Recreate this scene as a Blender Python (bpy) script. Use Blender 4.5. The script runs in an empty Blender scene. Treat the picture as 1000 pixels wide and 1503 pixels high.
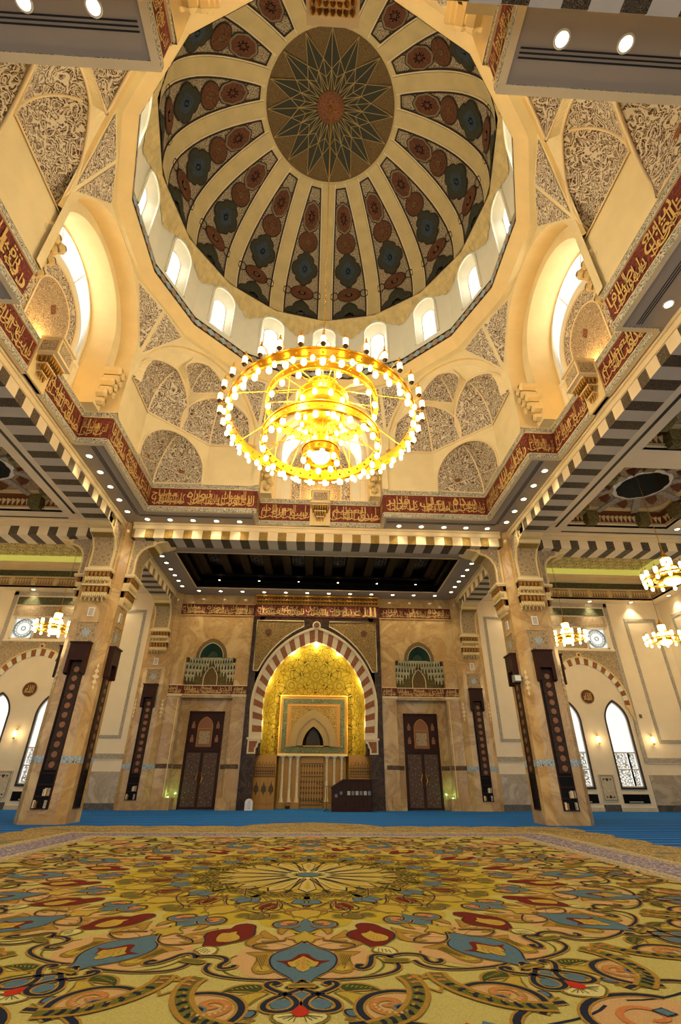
import bpy, math, random
import numpy as np
from mathutils import Vector, Matrix
random.seed(7)
SC = bpy.context.scene
COL = SC.collection
pi, sin, cos, sqrt = math.pi, math.sin, math.cos, math.sqrt

# ------------------------------------------------------------------ camera
def look():
    yaw, pitch, roll = YAW, PITCH, ROLL
    f = Vector((sin(yaw)*cos(pitch), cos(yaw)*cos(pitch), sin(pitch)))
    r0 = Vector((cos(yaw), -sin(yaw), 0)); u0 = r0.cross(f)
    r = cos(roll)*r0 + sin(roll)*u0; u = -sin(roll)*r0 + cos(roll)*u0
    return Matrix((r, u, -f)).transposed()
YAW, PITCH, ROLL = 0.0463, 0.5108, 0.0058
cam_data = bpy.data.cameras.new('camera')
cam = bpy.data.objects.new('camera', cam_data); COL.objects.link(cam)
cam.matrix_world = Matrix.Translation((0.04, 0, 1.3)) @ look().to_4x4()
cam_data.sensor_fit = 'VERTICAL'; cam_data.sensor_height = 36.0
cam_data.lens = 36.0*707.23/1503.0
cam_data.clip_start = 0.05; cam_data.clip_end = 300
SC.camera = cam

# ------------------------------------------------------------------ world, exposure
SC.view_settings.view_transform = 'Standard'; SC.view_settings.look = 'None'
SC.view_settings.gamma = 1.0; SC.view_settings.use_curve_mapping = False
SC.view_settings.exposure = 0.38
world = bpy.data.worlds.new('sky'); SC.world = world; world.use_nodes = True
WORLD_STRENGTH = .92
bg = world.node_tree.nodes['Background']
bg.inputs[0].default_value = (1.0, 0.95, 0.86, 1); bg.inputs[1].default_value = WORLD_STRENGTH

# light powers
P_CHAND = 165.0      # each of the chandelier's light points
P_SPOT = 170.0       # downlights that wash a wall
P_APSE = 60.0
P_SMALL = 110.0
P_WIN = 120.0
P_DRUM = 40.0

def add_light(name, kind, loc, power, color=(1, .78, .45), size=.2, rot=None, parent=None, spot=1.2, sy=None):
    l = bpy.data.lights.new(name, kind); l.energy = power; l.color = color
    if kind == 'AREA':
        l.size = size
        if sy: l.shape = 'RECTANGLE'; l.size_y = sy
    else: l.shadow_soft_size = size
    if kind == 'SPOT': l.spot_size = spot; l.spot_blend = 0.9
    o = bpy.data.objects.new(name, l); COL.objects.link(o); o.location = loc
    if rot is not None: o.rotation_euler = rot
    if parent: hang(o, parent)
    return o

# ------------------------------------------------------------------ materials
MAT = {}
def lin(h):
    h = h.lstrip('#'); c = [int(h[i:i+2], 16)/255 for i in (0, 2, 4)]
    return tuple(x/12.92 if x <= .04045 else ((x+.055)/1.055)**2.4 for x in c) + (1,)
class NT:
    def __init__(s, name):
        m = bpy.data.materials.new(name); m.use_nodes = True; s.m = m; s.t = m.node_tree
        s.b = s.t.nodes['Principled BSDF']; MAT[name] = m
    def n(s, typ, **kw):
        x = s.t.nodes.new(typ)
        for k, v in kw.items(): setattr(x, k, v)
        return x
    def l(s, a, b): s.t.links.new(a, b)
    def uv(s): return s.n('ShaderNodeUVMap').outputs[0]
    def pos(s): return s.n('ShaderNodeNewGeometry').outputs[0]
    def math(s, op, a, b=None, c=None):
        x = s.n('ShaderNodeMath', operation=op)
        for i, v in enumerate((a, b, c)):
            if v is None: continue
            if isinstance(v, (int, float)): x.inputs[i].default_value = v
            else: s.l(v, x.inputs[i])
        return x.outputs[0]
    def noise(s, vec, scale, detail=2, rough=.5, dist=0, color=False):
        x = s.n('ShaderNodeTexNoise'); s.l(vec, x.inputs['Vector'])
        x.inputs['Scale'].default_value = scale; x.inputs['Detail'].default_value = detail
        x.inputs['Roughness'].default_value = rough; x.inputs['Distortion'].default_value = dist
        return x.outputs['Color' if color else 'Fac']
    def ramp(s, fac, stops, interp='LINEAR'):
        x = s.n('ShaderNodeValToRGB'); s.l(fac, x.inputs[0]); cr = x.color_ramp; cr.interpolation = interp
        while len(cr.elements) < len(stops): cr.elements.new(.5)
        for e, (p, c) in zip(cr.elements, stops):
            e.position = p; e.color = lin(c) if isinstance(c, str) else ((c, c, c, 1) if isinstance(c, (int, float)) else c)
        return x.outputs[0]
    def mix(s, fac, a, b):
        x = s.n('ShaderNodeMix', data_type='RGBA')
        if isinstance(fac, (int, float)): x.inputs[0].default_value = fac
        else: s.l(fac, x.inputs[0])
        for i, v in ((6, a), (7, b)):
            if isinstance(v, str): x.inputs[i].default_value = lin(v)
            else: s.l(v, x.inputs[i])
        return x.outputs[2]
    def bump(s, h, strength=.5, dist=.02):
        x = s.n('ShaderNodeBump'); s.l(h, x.inputs['Height'])
        x.inputs['Strength'].default_value = strength; x.inputs['Distance'].default_value = dist
        s.l(x.outputs[0], s.b.inputs['Normal'])
    def col(s, c):
        if isinstance(c, str): s.b.inputs['Base Color'].default_value = lin(c)
        else: s.l(c, s.b.inputs['Base Color'])
    def set(s, rough=.5, metal=0., spec=.5, emis=None, estr=0):
        s.b.inputs['Roughness'].default_value = rough; s.b.inputs['Metallic'].default_value = metal
        s.b.inputs['Specular IOR Level'].default_value = spec
        if emis: s.b.inputs['Emission Color'].default_value = lin(emis); s.b.inputs['Emission Strength'].default_value = estr
        return s

def plain(name, c, rough=.6, metal=0., spec=.4, var=.06, vs=1.5):
    t = NT(name).set(rough, metal, spec)
    n = t.noise(t.pos(), vs, 3); c2 = lin(c)
    lo = tuple(x*(1-var) for x in c2[:3]) + (1,); hi = tuple(min(1, x*(1+var)) for x in c2[:3]) + (1,)
    t.col(t.ramp(n, [(.3, lo), (.7, hi)])); return t
def glow(name, c, strength):
    t = NT(name).set(.4, emis=c, estr=strength); t.col(c); return t
def carved(name, hi, lo, scale=2.2, k=9., width=.30, rough=.7, bump=.6, gold=None, metal=0.):
    """scrolling arabesque: the contour lines of a smooth noise, cut deep"""
    t = NT(name).set(rough, metal)
    p = t.uv()
    n = t.noise(p, scale, 1.2, .35, .4)
    w = t.math('PINGPONG', t.math('MULTIPLY', n, k), .5)
    n2 = t.noise(p, scale*2.7, 0, .5, .8)
    w2 = t.math('PINGPONG', t.math('MULTIPLY', n2, k*.6), .5)
    w = t.math('MAXIMUM', w, t.math('MULTIPLY', w2, .93))
    m = t.ramp(w, [(width, 0.), (width+.07, 1.)])
    c = t.mix(m, lo, hi)
    if gold:
        g = t.ramp(t.noise(p, scale*.55, 1), [(.60, 0.), (.66, 1.)]); g = t.math('MULTIPLY', g, m)
        c = t.mix(g, c, gold)
    t.col(c); t.bump(m, bump, .03); return t
def quasi(t, p, k, n=4, rot=0.):
    tot = None
    for i in range(n):
        a = pi*i/n + rot
        d = t.n('ShaderNodeVectorMath', operation='DOT_PRODUCT'); t.l(p, d.inputs[0]); d.inputs[1].default_value = (k*cos(a), k*sin(a), 0)
        c = t.math('COSINE', d.outputs['Value'])
        tot = c if tot is None else t.math('ADD', tot, c)
    return tot
def geo(name, hi, lo, k=18., rough=.6, metal=0., mid=None, bump=.4, n=4, bd=.015, spec=.5):
    """interlaced star lattice"""
    t = NT(name).set(rough, metal, spec)
    f = quasi(t, t.uv(), k, n)
    a = t.math('ABSOLUTE', f)
    m = t.ramp(a, [(.0, 1.), (.42, 1.), (.55, 0.), (.93, 0.), (.97, .9), (1., 1.)])
    c = t.mix(m, lo, hi)
    if mid: c = t.mix(t.ramp(f, [(.0, 0.), (.999, 0.), (1., 1.)], 'CONSTANT'), c, mid)
    t.col(c); t.bump(m, bump, bd); return t
def floral(name, a, b, c, scale=5., rough=.7, metal=0.):
    """small three-colour flowered band"""
    t = NT(name).set(rough, metal)
    p = t.uv()
    v = t.n('ShaderNodeTexVoronoi', feature='DISTANCE_TO_EDGE'); t.l(p, v.inputs['Vector']); v.inputs['Scale'].default_value = scale
    v2 = t.n('ShaderNodeTexVoronoi'); t.l(p, v2.inputs['Vector']); v2.inputs['Scale'].default_value = scale*2.1
    m = t.ramp(v.outputs['Distance'], [(.06, 0.), (.12, 1.)])
    q = t.ramp(v2.outputs['Distance'], [(.22, 1.), (.34, 0.)])
    t.col(t.mix(q, t.mix(m, b, a), c)); t.bump(m, .3, .01); return t
def marble(name, base, vein, hi, rough=.14, scale=.35, spec=.5, joint=True):
    t = NT(name).set(rough, 0, spec)
    g = t.pos()
    w = t.noise(g, scale*2, 5, .6, 1.5)
    n = t.noise(g, scale*2.0, 6, .6, 1.2)
    v = t.math('ABSOLUTE', t.math('SUBTRACT', n, .5))
    m = t.ramp(v, [(.0, .8), (.02, .3), (.07, 0.)])
    c = t.mix(t.ramp(w, [(.38, 0.), (.64, 1.)]), base, hi)
    c = t.mix(t.math('MULTIPLY', m, .5), c, vein)
    if joint:
        br = t.n('ShaderNodeTexBrick'); t.l(t.uv(), br.inputs['Vector'])
        br.offset = 0; br.inputs['Scale'].default_value = 1; br.inputs['Mortar Size'].default_value = .005
        br.inputs['Brick Width'].default_value = 1.2; br.inputs['Row Height'].default_value = 1.0
        br.inputs['Color1'].default_value = (1, 1, 1, 1); br.inputs['Color2'].default_value = (.97, .97, .97, 1); br.inputs['Mortar'].default_value = (.85, .8, .74, 1)
        x = t.n('ShaderNodeMix', data_type='RGBA', blend_type='MULTIPLY'); x.inputs[0].default_value = .8
        t.l(c, x.inputs[6]); t.l(br.outputs[0], x.inputs[7]); c = x.outputs[2]
    t.col(c); return t

plain('plaster', '#DFD0A2', .75, var=.05)
plain('plaster_warm', '#DCC48C', .7, var=.05)
plain('plaster_pale', '#E4E0C8', .75, var=.03)
plain('wall_white', '#EBDDC0', .75, var=.03)
plain('soffit', '#A59A8C', .6, var=.02)
plain('moulding', '#E3CFA4', .55, var=.04)
plain('dome_cream', '#CDB983', .7, var=.08)
plain('cornice_tan', '#CBB57C', .75, var=.14, vs=3)
plain('slot_dark', '#1C1A18', .6)
plain('frame_white', '#E7E6DE', .4)
plain('bronze_frame', '#4B3328', .4)
plain('black', '#0B0A0A', .5)
plain('grey_metal', '#6E7276', .35, .6)
plain('navy_frame', '#3A2E2C', .4)
marble('marble_beige', '#B8925C', '#7A5230', '#CFB07A')
marble('marble_grey', '#A89A86', '#6D5F50', '#C1B49F', .2, .5)
marble('marble_dark', '#2A1A10', '#7A5A38', '#3A2618', .35, .7, .25, joint=False)
marble('marble_base', '#4A4640', '#837B70', '#5C574F', .25, .9, joint=False)
marble('marble_white', '#CDBE9E', '#A08C6A', '#DACDB2', .25, 1.2, joint=False)
carved('carved_stucco', '#D6CBB2', '#56381F', 3.3, 9, .27)
carved('carved_fine', '#CDBA96', '#65442A', 6.5, 9, .26)
carved('carved_coarse', '#C6B498', '#4E3522', 1.3, 9, .25, gold='#B98D45')
carved('carved_gold_panel', '#B08A42', '#3A3418', 5.2, 9, .27)
carved('trim_floral', '#C9C6B2', '#3E4238', 5.5, 8, .25)
carved('trim_grey', '#CBC3B2', '#8E8474', 7, 8, .28)
carved('letter_ground', '#8C3A20', '#5E1D10', 3.0, 8, .32, bump=.9)
carved('voussoir_dark', '#7E6844', '#1E140D', 12, 8, .38, bump=.2)
carved('voussoir_red', '#A86A3A', '#6B2A14', 8, 8, .26, bump=.2)
carved('voussoir_olive', '#AC8A38', '#4A3413', 12, 8, .26, bump=.2)
carved('brown_medallion', '#A2683A', '#4C2413', 6, 9, .28)
carved('green_band', '#7C7A48', '#22302A', 6, 9, .34)
carved('teal_band', '#8E8C62', '#1F3830', 7, 9, .34)
carved('olive_carved', '#8C7B3E', '#332E17', 6, 9, .28)
geo('star_tile', '#B39C74', '#54341F', 42)
carved('star_dark', '#A3906C', '#2A1C13', 13, 8, .40, bump=.2)
geo('blue_tile', '#AEBCC2', '#2C4A62', 40, .3)
geo('gold_lattice', '#BFA236', '#5E4A10', 15, .36, .5, bump=1., bd=.03)
geo('gold_fine', '#C49B3A', '#5A3D18', 30, .4, .4)
geo('wood_lattice', '#3E2C20', '#0B0605', 34, .5, spec=.2)
geo('door_wood', '#5A3C26', '#170B07', 27, .45, bump=.5)
geo('yellow_ceiling', '#CFC28A', '#6E6A3C', 8, .6, n=3)
floral('ring_floral', '#A9C0C4', '#3B3226', '#BFAE95', 4.4)
floral('carpet_border', '#33477C', '#A0948A', '#92362A', 9)
floral('carpet_guard', '#6B6A60', '#B9A67A', '#7A2E22', 16)
t = carved('carpet_outer', '#A8925A', '#6B5326', 2.6, 8, .30, .95, .1, gold='#5E6B58')
plain('voussoir_cream', '#E2CFA8', .6)
plain('voussoir_light', '#BBB0A0', .55)
plain('letter_gold', '#D6B26C', .45, .15)
plain('gold_wood', '#A6752E', .35, .3)
plain('gold', '#E6AE2E', .3, .9, var=.02)
plain('brass_soft', '#C99A3A', .35, .7)
plain('muq_gold', '#A5752F', .5, .2)
plain('muq_brown', '#6E3D1E', .55)
plain('muq_green', '#3F5F4A', .4)
plain('wood_dark', '#34170D', .5, 0, .2, var=.25, vs=4)
plain('wood_black', '#080404', .45, 0, .15, var=.3)
plain('pattern_dark', '#2E2113', .6)
plain('pattern_ground', '#857558', .8)
t = NT('pattern_speckle').set(.8); p_ = t.uv()
t.col(t.ramp(t.noise(p_, 22, 2), [(.42, '#5B4A33'), (.52, '#B7A684')]))
carved('cart_green', '#3A3C2B', '#28231A', 6, 8, .25, bump=.3)
carved('cart_blue', '#34485A', '#2F3228', 5, 8, .27, bump=.3)
carved('disc_brown', '#7A4A22', '#3C2111', 7, 8, .27)
carved('disc_red', '#7A4726', '#411E11', 7, 8, .27)
carved('star_green', '#33321F', '#27231A', 7, 8, .2, bump=.2)
carved('star_gold', '#806532', '#4E3A1A', 9, 8, .3, bump=.3)
plain('star_line', '#A08A50', .6)
plain('ring_brown', '#4A3322', .6)
plain('lozenge_blue', '#A3B6B8', .5, var=.25, vs=9)
plain('lozenge_pink', '#A3907C', .5, var=.25, vs=9)
plain('comb_brown', '#A07C5C', .6)
plain('niche_stone', '#8E7340', .4)
plain('cornice_gilt', '#D09A38', .35, .35)
plain('niche_rib', '#CBC498', .5)
plain('cell_olive', '#544A26', .5)
plain('cell_green', '#34483A', .45)
plain('hood_green', '#2F4A38', .35)
carved('carved_plaque', '#8A6A4A', '#2A1410', 7, 8, .3)
plain('gold_wood_panel', '#B58A3C', .4, .2)
plain('gold_dark', '#241808', .4, .3)
plain('brass_dark', '#4E3C1C', .4, .5)
glow('lamp_green', '#8FE08A', 4)
plain('grille_blue', '#6E8FA0', .4)
t = NT('pierced').set(.6); p_ = t.uv()
v_ = t.n('ShaderNodeTexVoronoi', feature='DISTANCE_TO_EDGE'); t.l(p_, v_.inputs['Vector']); v_.inputs['Scale'].default_value = 9
t.col('#DADCD4'); t.l(t.ramp(v_.outputs['Distance'], [(.09, 1.), (.13, 0.)]), t.b.inputs['Alpha'])
glow('lamp_warm', '#FFE9B8', 14)
glow('bulb', '#FFE3A0', 7)
glow('cove_self_lit', '#BDB858', .55)  # cove face emits the light itself, in place of a hidden strip
t = NT('glass').set(.02)
tr = t.n('ShaderNodeBsdfTransparent'); gl = t.n('ShaderNodeBsdfGlossy'); gl.inputs['Roughness'].default_value = .02
mx = t.n('ShaderNodeMixShader'); mx.inputs[0].default_value = .06
t.l(tr.outputs[0], mx.inputs[1]); t.l(gl.outputs[0], mx.inputs[2]); t.l(mx.outputs[0], t.t.nodes['Material Output'].inputs[0])
t = NT('blue_carpet').set(.95, 0, .1)
sx_ = t.n('ShaderNodeSeparateXYZ'); t.l(t.pos(), sx_.inputs[0]); y_ = sx_.outputs[1]
st = t.math('FRACT', t.math('DIVIDE', y_, 1.25))
c = t.ramp(st, [(0., '#082B66'), (.12, '#0C3C86'), (.2, '#2F80D2'), (.45, '#1B66BA'), (.52, '#082E68'), (.62, '#175BAE'), (.9, '#2774C6'), (1., '#082B66')])
t.col(c); t.bump(t.noise(t.pos(), 60, 2), .3, .01)
for nm, c_ in dict(cp_ground='#A89C58', cp_yellow='#A3902C', cp_peach='#B28E5E', cp_cream='#B9AF72', cp_navy='#1B2130', cp_gold='#93702B', cp_olive='#5E5A22',
                   cp_green='#39421C', cp_blue='#4B6470', cp_red='#611A10', cp_coral='#AE6C3E', cp_star='#A7985C', cp_brightred='#A52A18', cp_yleaf='#A38C36').items():
    t = NT(nm).set(.95, 0, .1)
    n_ = t.noise(t.pos(), 90, 2); cc = lin(c_)
    t.col(t.ramp(n_, [(.3, tuple(x*.78 for x in cc[:3])+(1,)), (.7, tuple(min(1, x*1.12) for x in cc[:3])+(1,))]))
    t.bump(n_, .35, .01)

# ------------------------------------------------------------------ mesh builder
class Fr:
    """a vertical frame: p(u, z, d) = origin + u*U + z*up + d*N"""
    def __init__(s, o, U, N): s.o = Vector(o); s.U = Vector(U).normalized(); s.N = Vector(N).normalized()
    def p(s, u, z, d=0.): return s.o + s.U*u + Vector((0, 0, z)) + s.N*d
class MB:
    def __init__(s): s.v = []; s.f = []; s.m = []; s.sm = []; s.names = []; s.idx = {}
    def mi(s, mat):
        if mat not in s.idx: s.idx[mat] = len(s.names); s.names.append(mat)
        return s.idx[mat]
    def add(s, pts, faces, mat, smooth=False):
        b = len(s.v); s.v.extend([tuple(p) for p in pts]); k = s.mi(mat)
        for f in faces: s.f.append(tuple(b+i for i in f)); s.m.append(k); s.sm.append(smooth)
        return s
    def face(s, pts, mat, smooth=False): return s.add(pts, [tuple(range(len(pts)))], mat, smooth)
    def hexa(s, c, mat, bottom=None, front=None):
        s.add(c, [(0, 3, 2, 1), (4, 5, 6, 7), (0, 1, 5, 4), (1, 2, 6, 5), (2, 3, 7, 6), (3, 0, 4, 7)], mat)
        if bottom: s.m[-6] = s.mi(bottom)
        return s
    def box(s, a, b, mat, bottom=None):
        x0, y0, z0 = a; x1, y1, z1 = b
        return s.hexa([(x0, y0, z0), (x1, y0, z0), (x1, y1, z0), (x0, y1, z0), (x0, y0, z1), (x1, y0, z1), (x1, y1, z1), (x0, y1, z1)], mat, bottom)
    def fbox(s, fr, u0, u1, z0, z1, d0, d1, mat, bottom=None):
        return s.hexa([fr.p(u0, z0, d0), fr.p(u1, z0, d0), fr.p(u1, z0, d1), fr.p(u0, z0, d1), fr.p(u0, z1, d0), fr.p(u1, z1, d0), fr.p(u1, z1, d1), fr.p(u0, z1, d1)], mat, bottom)
    def prism(s, fr, pts, d0, d1, mat, side=None, back=False):
        n = len(pts); s.face([fr.p(u, z, d1) for u, z in pts], mat)
        if back: s.face([fr.p(u, z, d0) for u, z in pts], mat)
        P = [fr.p(u, z, d0) for u, z in pts] + [fr.p(u, z, d1) for u, z in pts]
        return s.add(P, [(i, (i+1) % n, n+(i+1) % n, n+i) for i in range(n)], side or mat)
    def strip(s, A, B, mat, smooth=False):
        n = len(A); return s.add(list(A)+list(B), [(i, i+1, n+i+1, n+i) for i in range(n-1)], mat, smooth)
    def sheet(s, rows, mat, smooth=False):
        n = len(rows[0]); P = [p for r in rows for p in r]
        return s.add(P, [(j*n+i, j*n+i+1, (j+1)*n+i+1, (j+1)*n+i) for j in range(len(rows)-1) for i in range(n-1)], mat, smooth)
    def band(s, fr, inner, outer, d0, d1, mats, per=1, side=None):
        """arch ring between two outlines of equal length, cut into pieces of alternating material"""
        for i in range(len(inner)-1):
            mt = mats[(i//per) % len(mats)]
            s.face([fr.p(*inner[i], d1), fr.p(*inner[i+1], d1), fr.p(*outer[i+1], d1), fr.p(*outer[i], d1)], mt)
            s.face([fr.p(*inner[i], d0), fr.p(*inner[i+1], d0), fr.p(*inner[i+1], d1), fr.p(*inner[i], d1)], side or mt)
            s.face([fr.p(*outer[i], d0), fr.p(*outer[i+1], d0), fr.p(*outer[i+1], d1), fr.p(*outer[i], d1)], side or mt)
        return s
    def lathe(s, c, prof, n, mat, smooth=True, ax=None):
        c = Vector(c); rows = []
        for r, z in prof:
            rows.append([c + Vector((r*cos(2*pi*i/n), r*sin(2*pi*i/n), z)) for i in range(n)])
        P = [p for r in rows for p in r]; k = len(prof)
        return s.add(P, [(j*n+i, j*n+(i+1) % n, (j+1)*n+(i+1) % n, (j+1)*n+i) for j in range(k-1) for i in range(n)], mat, smooth)
    def tube(s, pts, r, n, mat, smooth=True):
        pts = [Vector(p) for p in pts]; rows = []
        for i, p in enumerate(pts):
            t = (pts[min(i+1, len(pts)-1)] - pts[max(i-1, 0)]).normalized()
            a = t.cross(Vector((0, 0, 1)));  a = a.normalized() if a.length > 1e-3 else Vector((1, 0, 0)); b = t.cross(a)
            rr = r[i] if isinstance(r, (list, tuple)) else r
            rows.append([p + rr*(cos(2*pi*j/n)*a + sin(2*pi*j/n)*b) for j in range(n)])
        P = [p for q in rows for p in q]
        return s.add(P, [(j*n+i, j*n+(i+1) % n, (j+1)*n+(i+1) % n, (j+1)*n+i) for j in range(len(pts)-1) for i in range(n)], mat, smooth)
    def ball(s, c, r, mat, n=10, k=7, sz=1.):
        return s.lathe(c, [(max(1e-4, r*sin(pi*j/(k-1))), -r*sz*cos(pi*j/(k-1))) for j in range(k)], n, mat)
    def archwall(s, fr, u0, u1, z0, z1, out, d, mat):
        """flat wall u0..u1, z0..z1 in depth d with an arch-shaped hole whose outline runs left foot to right foot"""
        zb = out[0][1]
        s.face([fr.p(u0, z0, d), fr.p(out[0][0], z0, d), fr.p(out[0][0], z1, d), fr.p(u0, z1, d)], mat)
        s.face([fr.p(out[-1][0], z0, d), fr.p(u1, z0, d), fr.p(u1, z1, d), fr.p(out[-1][0], z1, d)], mat)
        if zb > z0+1e-4: s.face([fr.p(out[0][0], z0, d), fr.p(out[-1][0], z0, d), fr.p(out[-1][0], zb, d), fr.p(out[0][0], zb, d)], mat)
        for (a, b), (c, e) in zip(out[:-1], out[1:]):
            if abs(c-a) > 1e-5: s.face([fr.p(a, b, d), fr.p(c, e, d), fr.p(c, z1, d), fr.p(a, z1, d)], mat)
        return s
    def build(s, name, parent=None, label=None, cat=None, kind=None, group=None, loc=None):
        me = bpy.data.meshes.new(name)
        off = Vector(loc) if loc else None
        v = s.v if off is None else [(a-off.x, b-off.y, c-off.z) for a, b, c in s.v]
        me.from_pydata(v, [], s.f)
        for nm in s.names: me.materials.append(MAT[nm])
        me.polygons.foreach_set('material_index', s.m); me.polygons.foreach_set('use_smooth', s.sm)
        nl = len(me.loops); np_ = len(me.polygons)
        co = np.empty(len(me.vertices)*3, np.float32); me.vertices.foreach_get('co', co); co = co.reshape(-1, 3)
        li = np.empty(nl, np.int32); me.loops.foreach_get('vertex_index', li)
        no = np.empty(np_*3, np.float32); me.polygons.foreach_get('normal', no); no = np.abs(no.reshape(-1, 3))
        lt = np.empty(np_, np.int32); me.polygons.foreach_get('loop_total', lt)
        ln = np.repeat(no, lt, axis=0); P = co[li]
        if off is not None: P = P + np.array(off)
        uv = np.empty((nl, 2), np.float32)
        hz = (ln[:, 2] > .75); xx = (~hz) & (ln[:, 0] >= ln[:, 1])
        uv[:, 0] = np.where(xx, P[:, 1], P[:, 0]); uv[:, 1] = np.where(hz, P[:, 1], P[:, 2])
        l = me.uv_layers.new(name='UVMap'); l.data.foreach_set('uv', uv.ravel())
        o = bpy.data.objects.new(name, me); COL.objects.link(o)
        if parent: hang(o, parent)
        if off is not None: o.location = off
        return tag(o, label, cat, kind, group)
def wm(o):
    m = o.matrix_basis
    return wm(o.parent) @ o.matrix_parent_inverse @ m if o.parent else m.copy()
def hang(o, parent):           # parent o, keeping it where it was built
    o.parent = parent; o.matrix_parent_inverse = wm(parent).inverted()
def tag(o, label=None, cat=None, kind=None, group=None):
    if label: o['label'] = label
    if cat: o['category'] = cat
    if kind: o['kind'] = kind
    if group: o['group'] = group
    return o
def thing(name, label, cat, loc=(0, 0, 0), rotz=0, group=None, kind=None):
    o = bpy.data.objects.new(name, None); COL.objects.link(o); o.location = loc; o.rotation_euler = (0, 0, rotz)
    o.empty_display_size = .2
    return tag(o, label, cat, kind, group)
def dup(o, loc=None, rotz=None, parent=None, label=None, group=None):
    c = o.copy(); COL.objects.link(c)
    if parent: c.parent = parent
    if loc is not None: c.location = loc
    if rotz is not None: c.rotation_euler = (0, 0, rotz)
    for ch in list(o.children): dup(ch, parent=c)
    if label: c['label'] = label
    if group: c['group'] = group
    return c

def arch_round(w, zb, zc, n=20, h=None, uc=0.):
    """left foot to right foot: straight legs from zb to zc, then a round head of height h"""
    h = h or w
    return [(uc-w, zb)] + [(uc-w*cos(pi*i/n), zc+h*sin(pi*i/n)) for i in range(n+1)] + [(uc+w, zb)]
def arch_point(w, zb, zs, za, n=10, uc=0., pw=None):
    """pointed arch"""
    h = za-zs
    L = []
    if h > w:
        c = (h*h-w*w)/(2*w); R = w+c; a1 = math.atan2(h, c)
        for i in range(n+1):
            a = a1*i/n; L.append((R*cos(a)-c, zs+R*sin(a)))
    else:
        for i in range(n+1):
            a = pi/2*i/n; x = w*cos(a); q = 1-(x/w); L.append((x, zs + h*((1-(x/w)**2)**.5*.78 + .22*q)))
    left = [(uc-x, z) for x, z in L]; right = [(uc+x, z) for x, z in reversed(L)]
    o = left + right[1:]
    if zb < zs: o = [(uc-w, zb)] + o + [(uc+w, zb)]
    return o
ORD = ['first', 'second', 'third', 'fourth', 'fifth', 'sixth', 'seventh', 'eighth', 'ninth', 'tenth', 'eleventh', 'twelfth', 'thirteenth', 'fourteenth', 'fifteenth', 'sixteenth', 'seventeenth']
# ------------------------------------------------------------------ main dimensions (metres)
YC = 10.98                     # centre of the domed bay
A, B, C_ = 7.49, 8.555, 2.82   # plan of the opening: corner blocks, recesses, recess half width
ZS = 11.5                      # soffit level
YW = 29.3                      # qibla wall
ZL = 15.0                      # ledge of the squinches
def side_frame(k, d=0.):       # k: 0 far, 1 right, 2 near, 3 left ; d = distance from the centre, N points to the centre
    N = [(0, -1, 0), (-1, 0, 0), (0, 1, 0), (1, 0, 0)][k]
    U = [(1, 0, 0), (0, -1, 0), (-1, 0, 0), (0, 1, 0)][k]
    return Fr(Vector((0, YC, 0)) - Vector(N)*d, U, N)
SIDE = ['far', 'right', 'near', 'left']
# ------------------------------------------------------------------ floor, ceiling, walls
m = MB(); m.box((-22.3, -3, -.1), (22.3, YW+3.4, 0), 'blue_carpet'); m.build('floor', label='blue striped prayer carpet covering the whole hall floor', cat='floor', kind='structure')

def rects(m, L, z0, z1, mat):
    for x0, y0, x1, y1 in L: m.box((x0, y0, z0), (x1, y1, z1), mat)
S_ = 8.74
L = [(-S_, YC-S_, -B, YC+S_), (B, YC-S_, S_, YC+S_), (-B, YC+B, B, YC+S_), (-B, YC-S_, B, YC-B)]
for sx in (-1, 1):
    for sy in (-1, 1):
        xa, xb = sorted((sx*A, sx*B)); ya, yb = sorted((YC+sy*C_, YC+sy*B)); L.append((xa, ya, xb, yb))
        xa, xb = sorted((sx*C_, sx*A)); ya, yb = sorted((YC+sy*A, YC+sy*B)); L.append((xa, ya, xb, yb))
m = MB(); rects(m, L, ZS, ZS+.12, 'soffit')
m.build('ceiling_soffit', label='flat grey soffit framing the square opening under the dome', cat='ceiling', kind='structure')

# mihrab bay ceiling: soffit around a dark lacquered coffer
MX, MY0, MY1 = 7.35, 22.75, 27.95
m = MB()
rects(m, [(-9.7, 20.6, -MX, YW), (MX, 20.6, 9.7, YW), (-MX, 20.6, MX, MY0), (-MX, MY1, MX, YW)], ZS, ZS+.1, 'soffit')
for s in (0, .1, .2): rects(m, [(-MX-.0+s*1., MY0, MX, MY0+.06), (-MX, MY1-.06, MX, MY1), (-MX, MY0, -MX+.06, MY1), (MX-.06, MY0, MX, MY1)], ZS-.05, ZS+.0, 'moulding') if s == 0 else None
cb = m.build('ceiling_mihrab_bay', label='soffit around the dark coffered ceiling in front of the prayer niche', cat='ceiling', kind='structure')
m = MB()
m.box((-MX, MY0, ZS+.95), (MX, MY1, ZS+1.0), 'wood_black')
for a in ((-MX, MY0, -MX+.05, MY1), (MX-.05, MY0, MX, MY1), (-MX, MY0, MX, MY0+.05), (-MX, MY1-.05, MX, MY1)): m.box((a[0], a[1], ZS), (a[2], a[3], ZS+1), 'wood_black')
for s, z in ((.35, .25), (.7, .5)):
    for a in ((-MX, MY0, -MX+s, MY1), (MX-s, MY0, MX, MY1), (-MX, MY0, MX, MY0+s), (-MX, MY1-s*1.3, MX, MY1)): m.box((a[0], a[1], ZS+z), (a[2], a[3], ZS+z+.1), 'wood_black')
for i in range(-3, 3):
    x = (i+.5)*2.35
    for dx in (-.62, .62): m.box((x+dx-.22, MY0+.5, ZS+.55), (x+dx+.22, MY1-.9, ZS+1), 'wood_black')
m.build('coffer', parent=cb, label='dark lacquered wood coffer')
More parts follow.
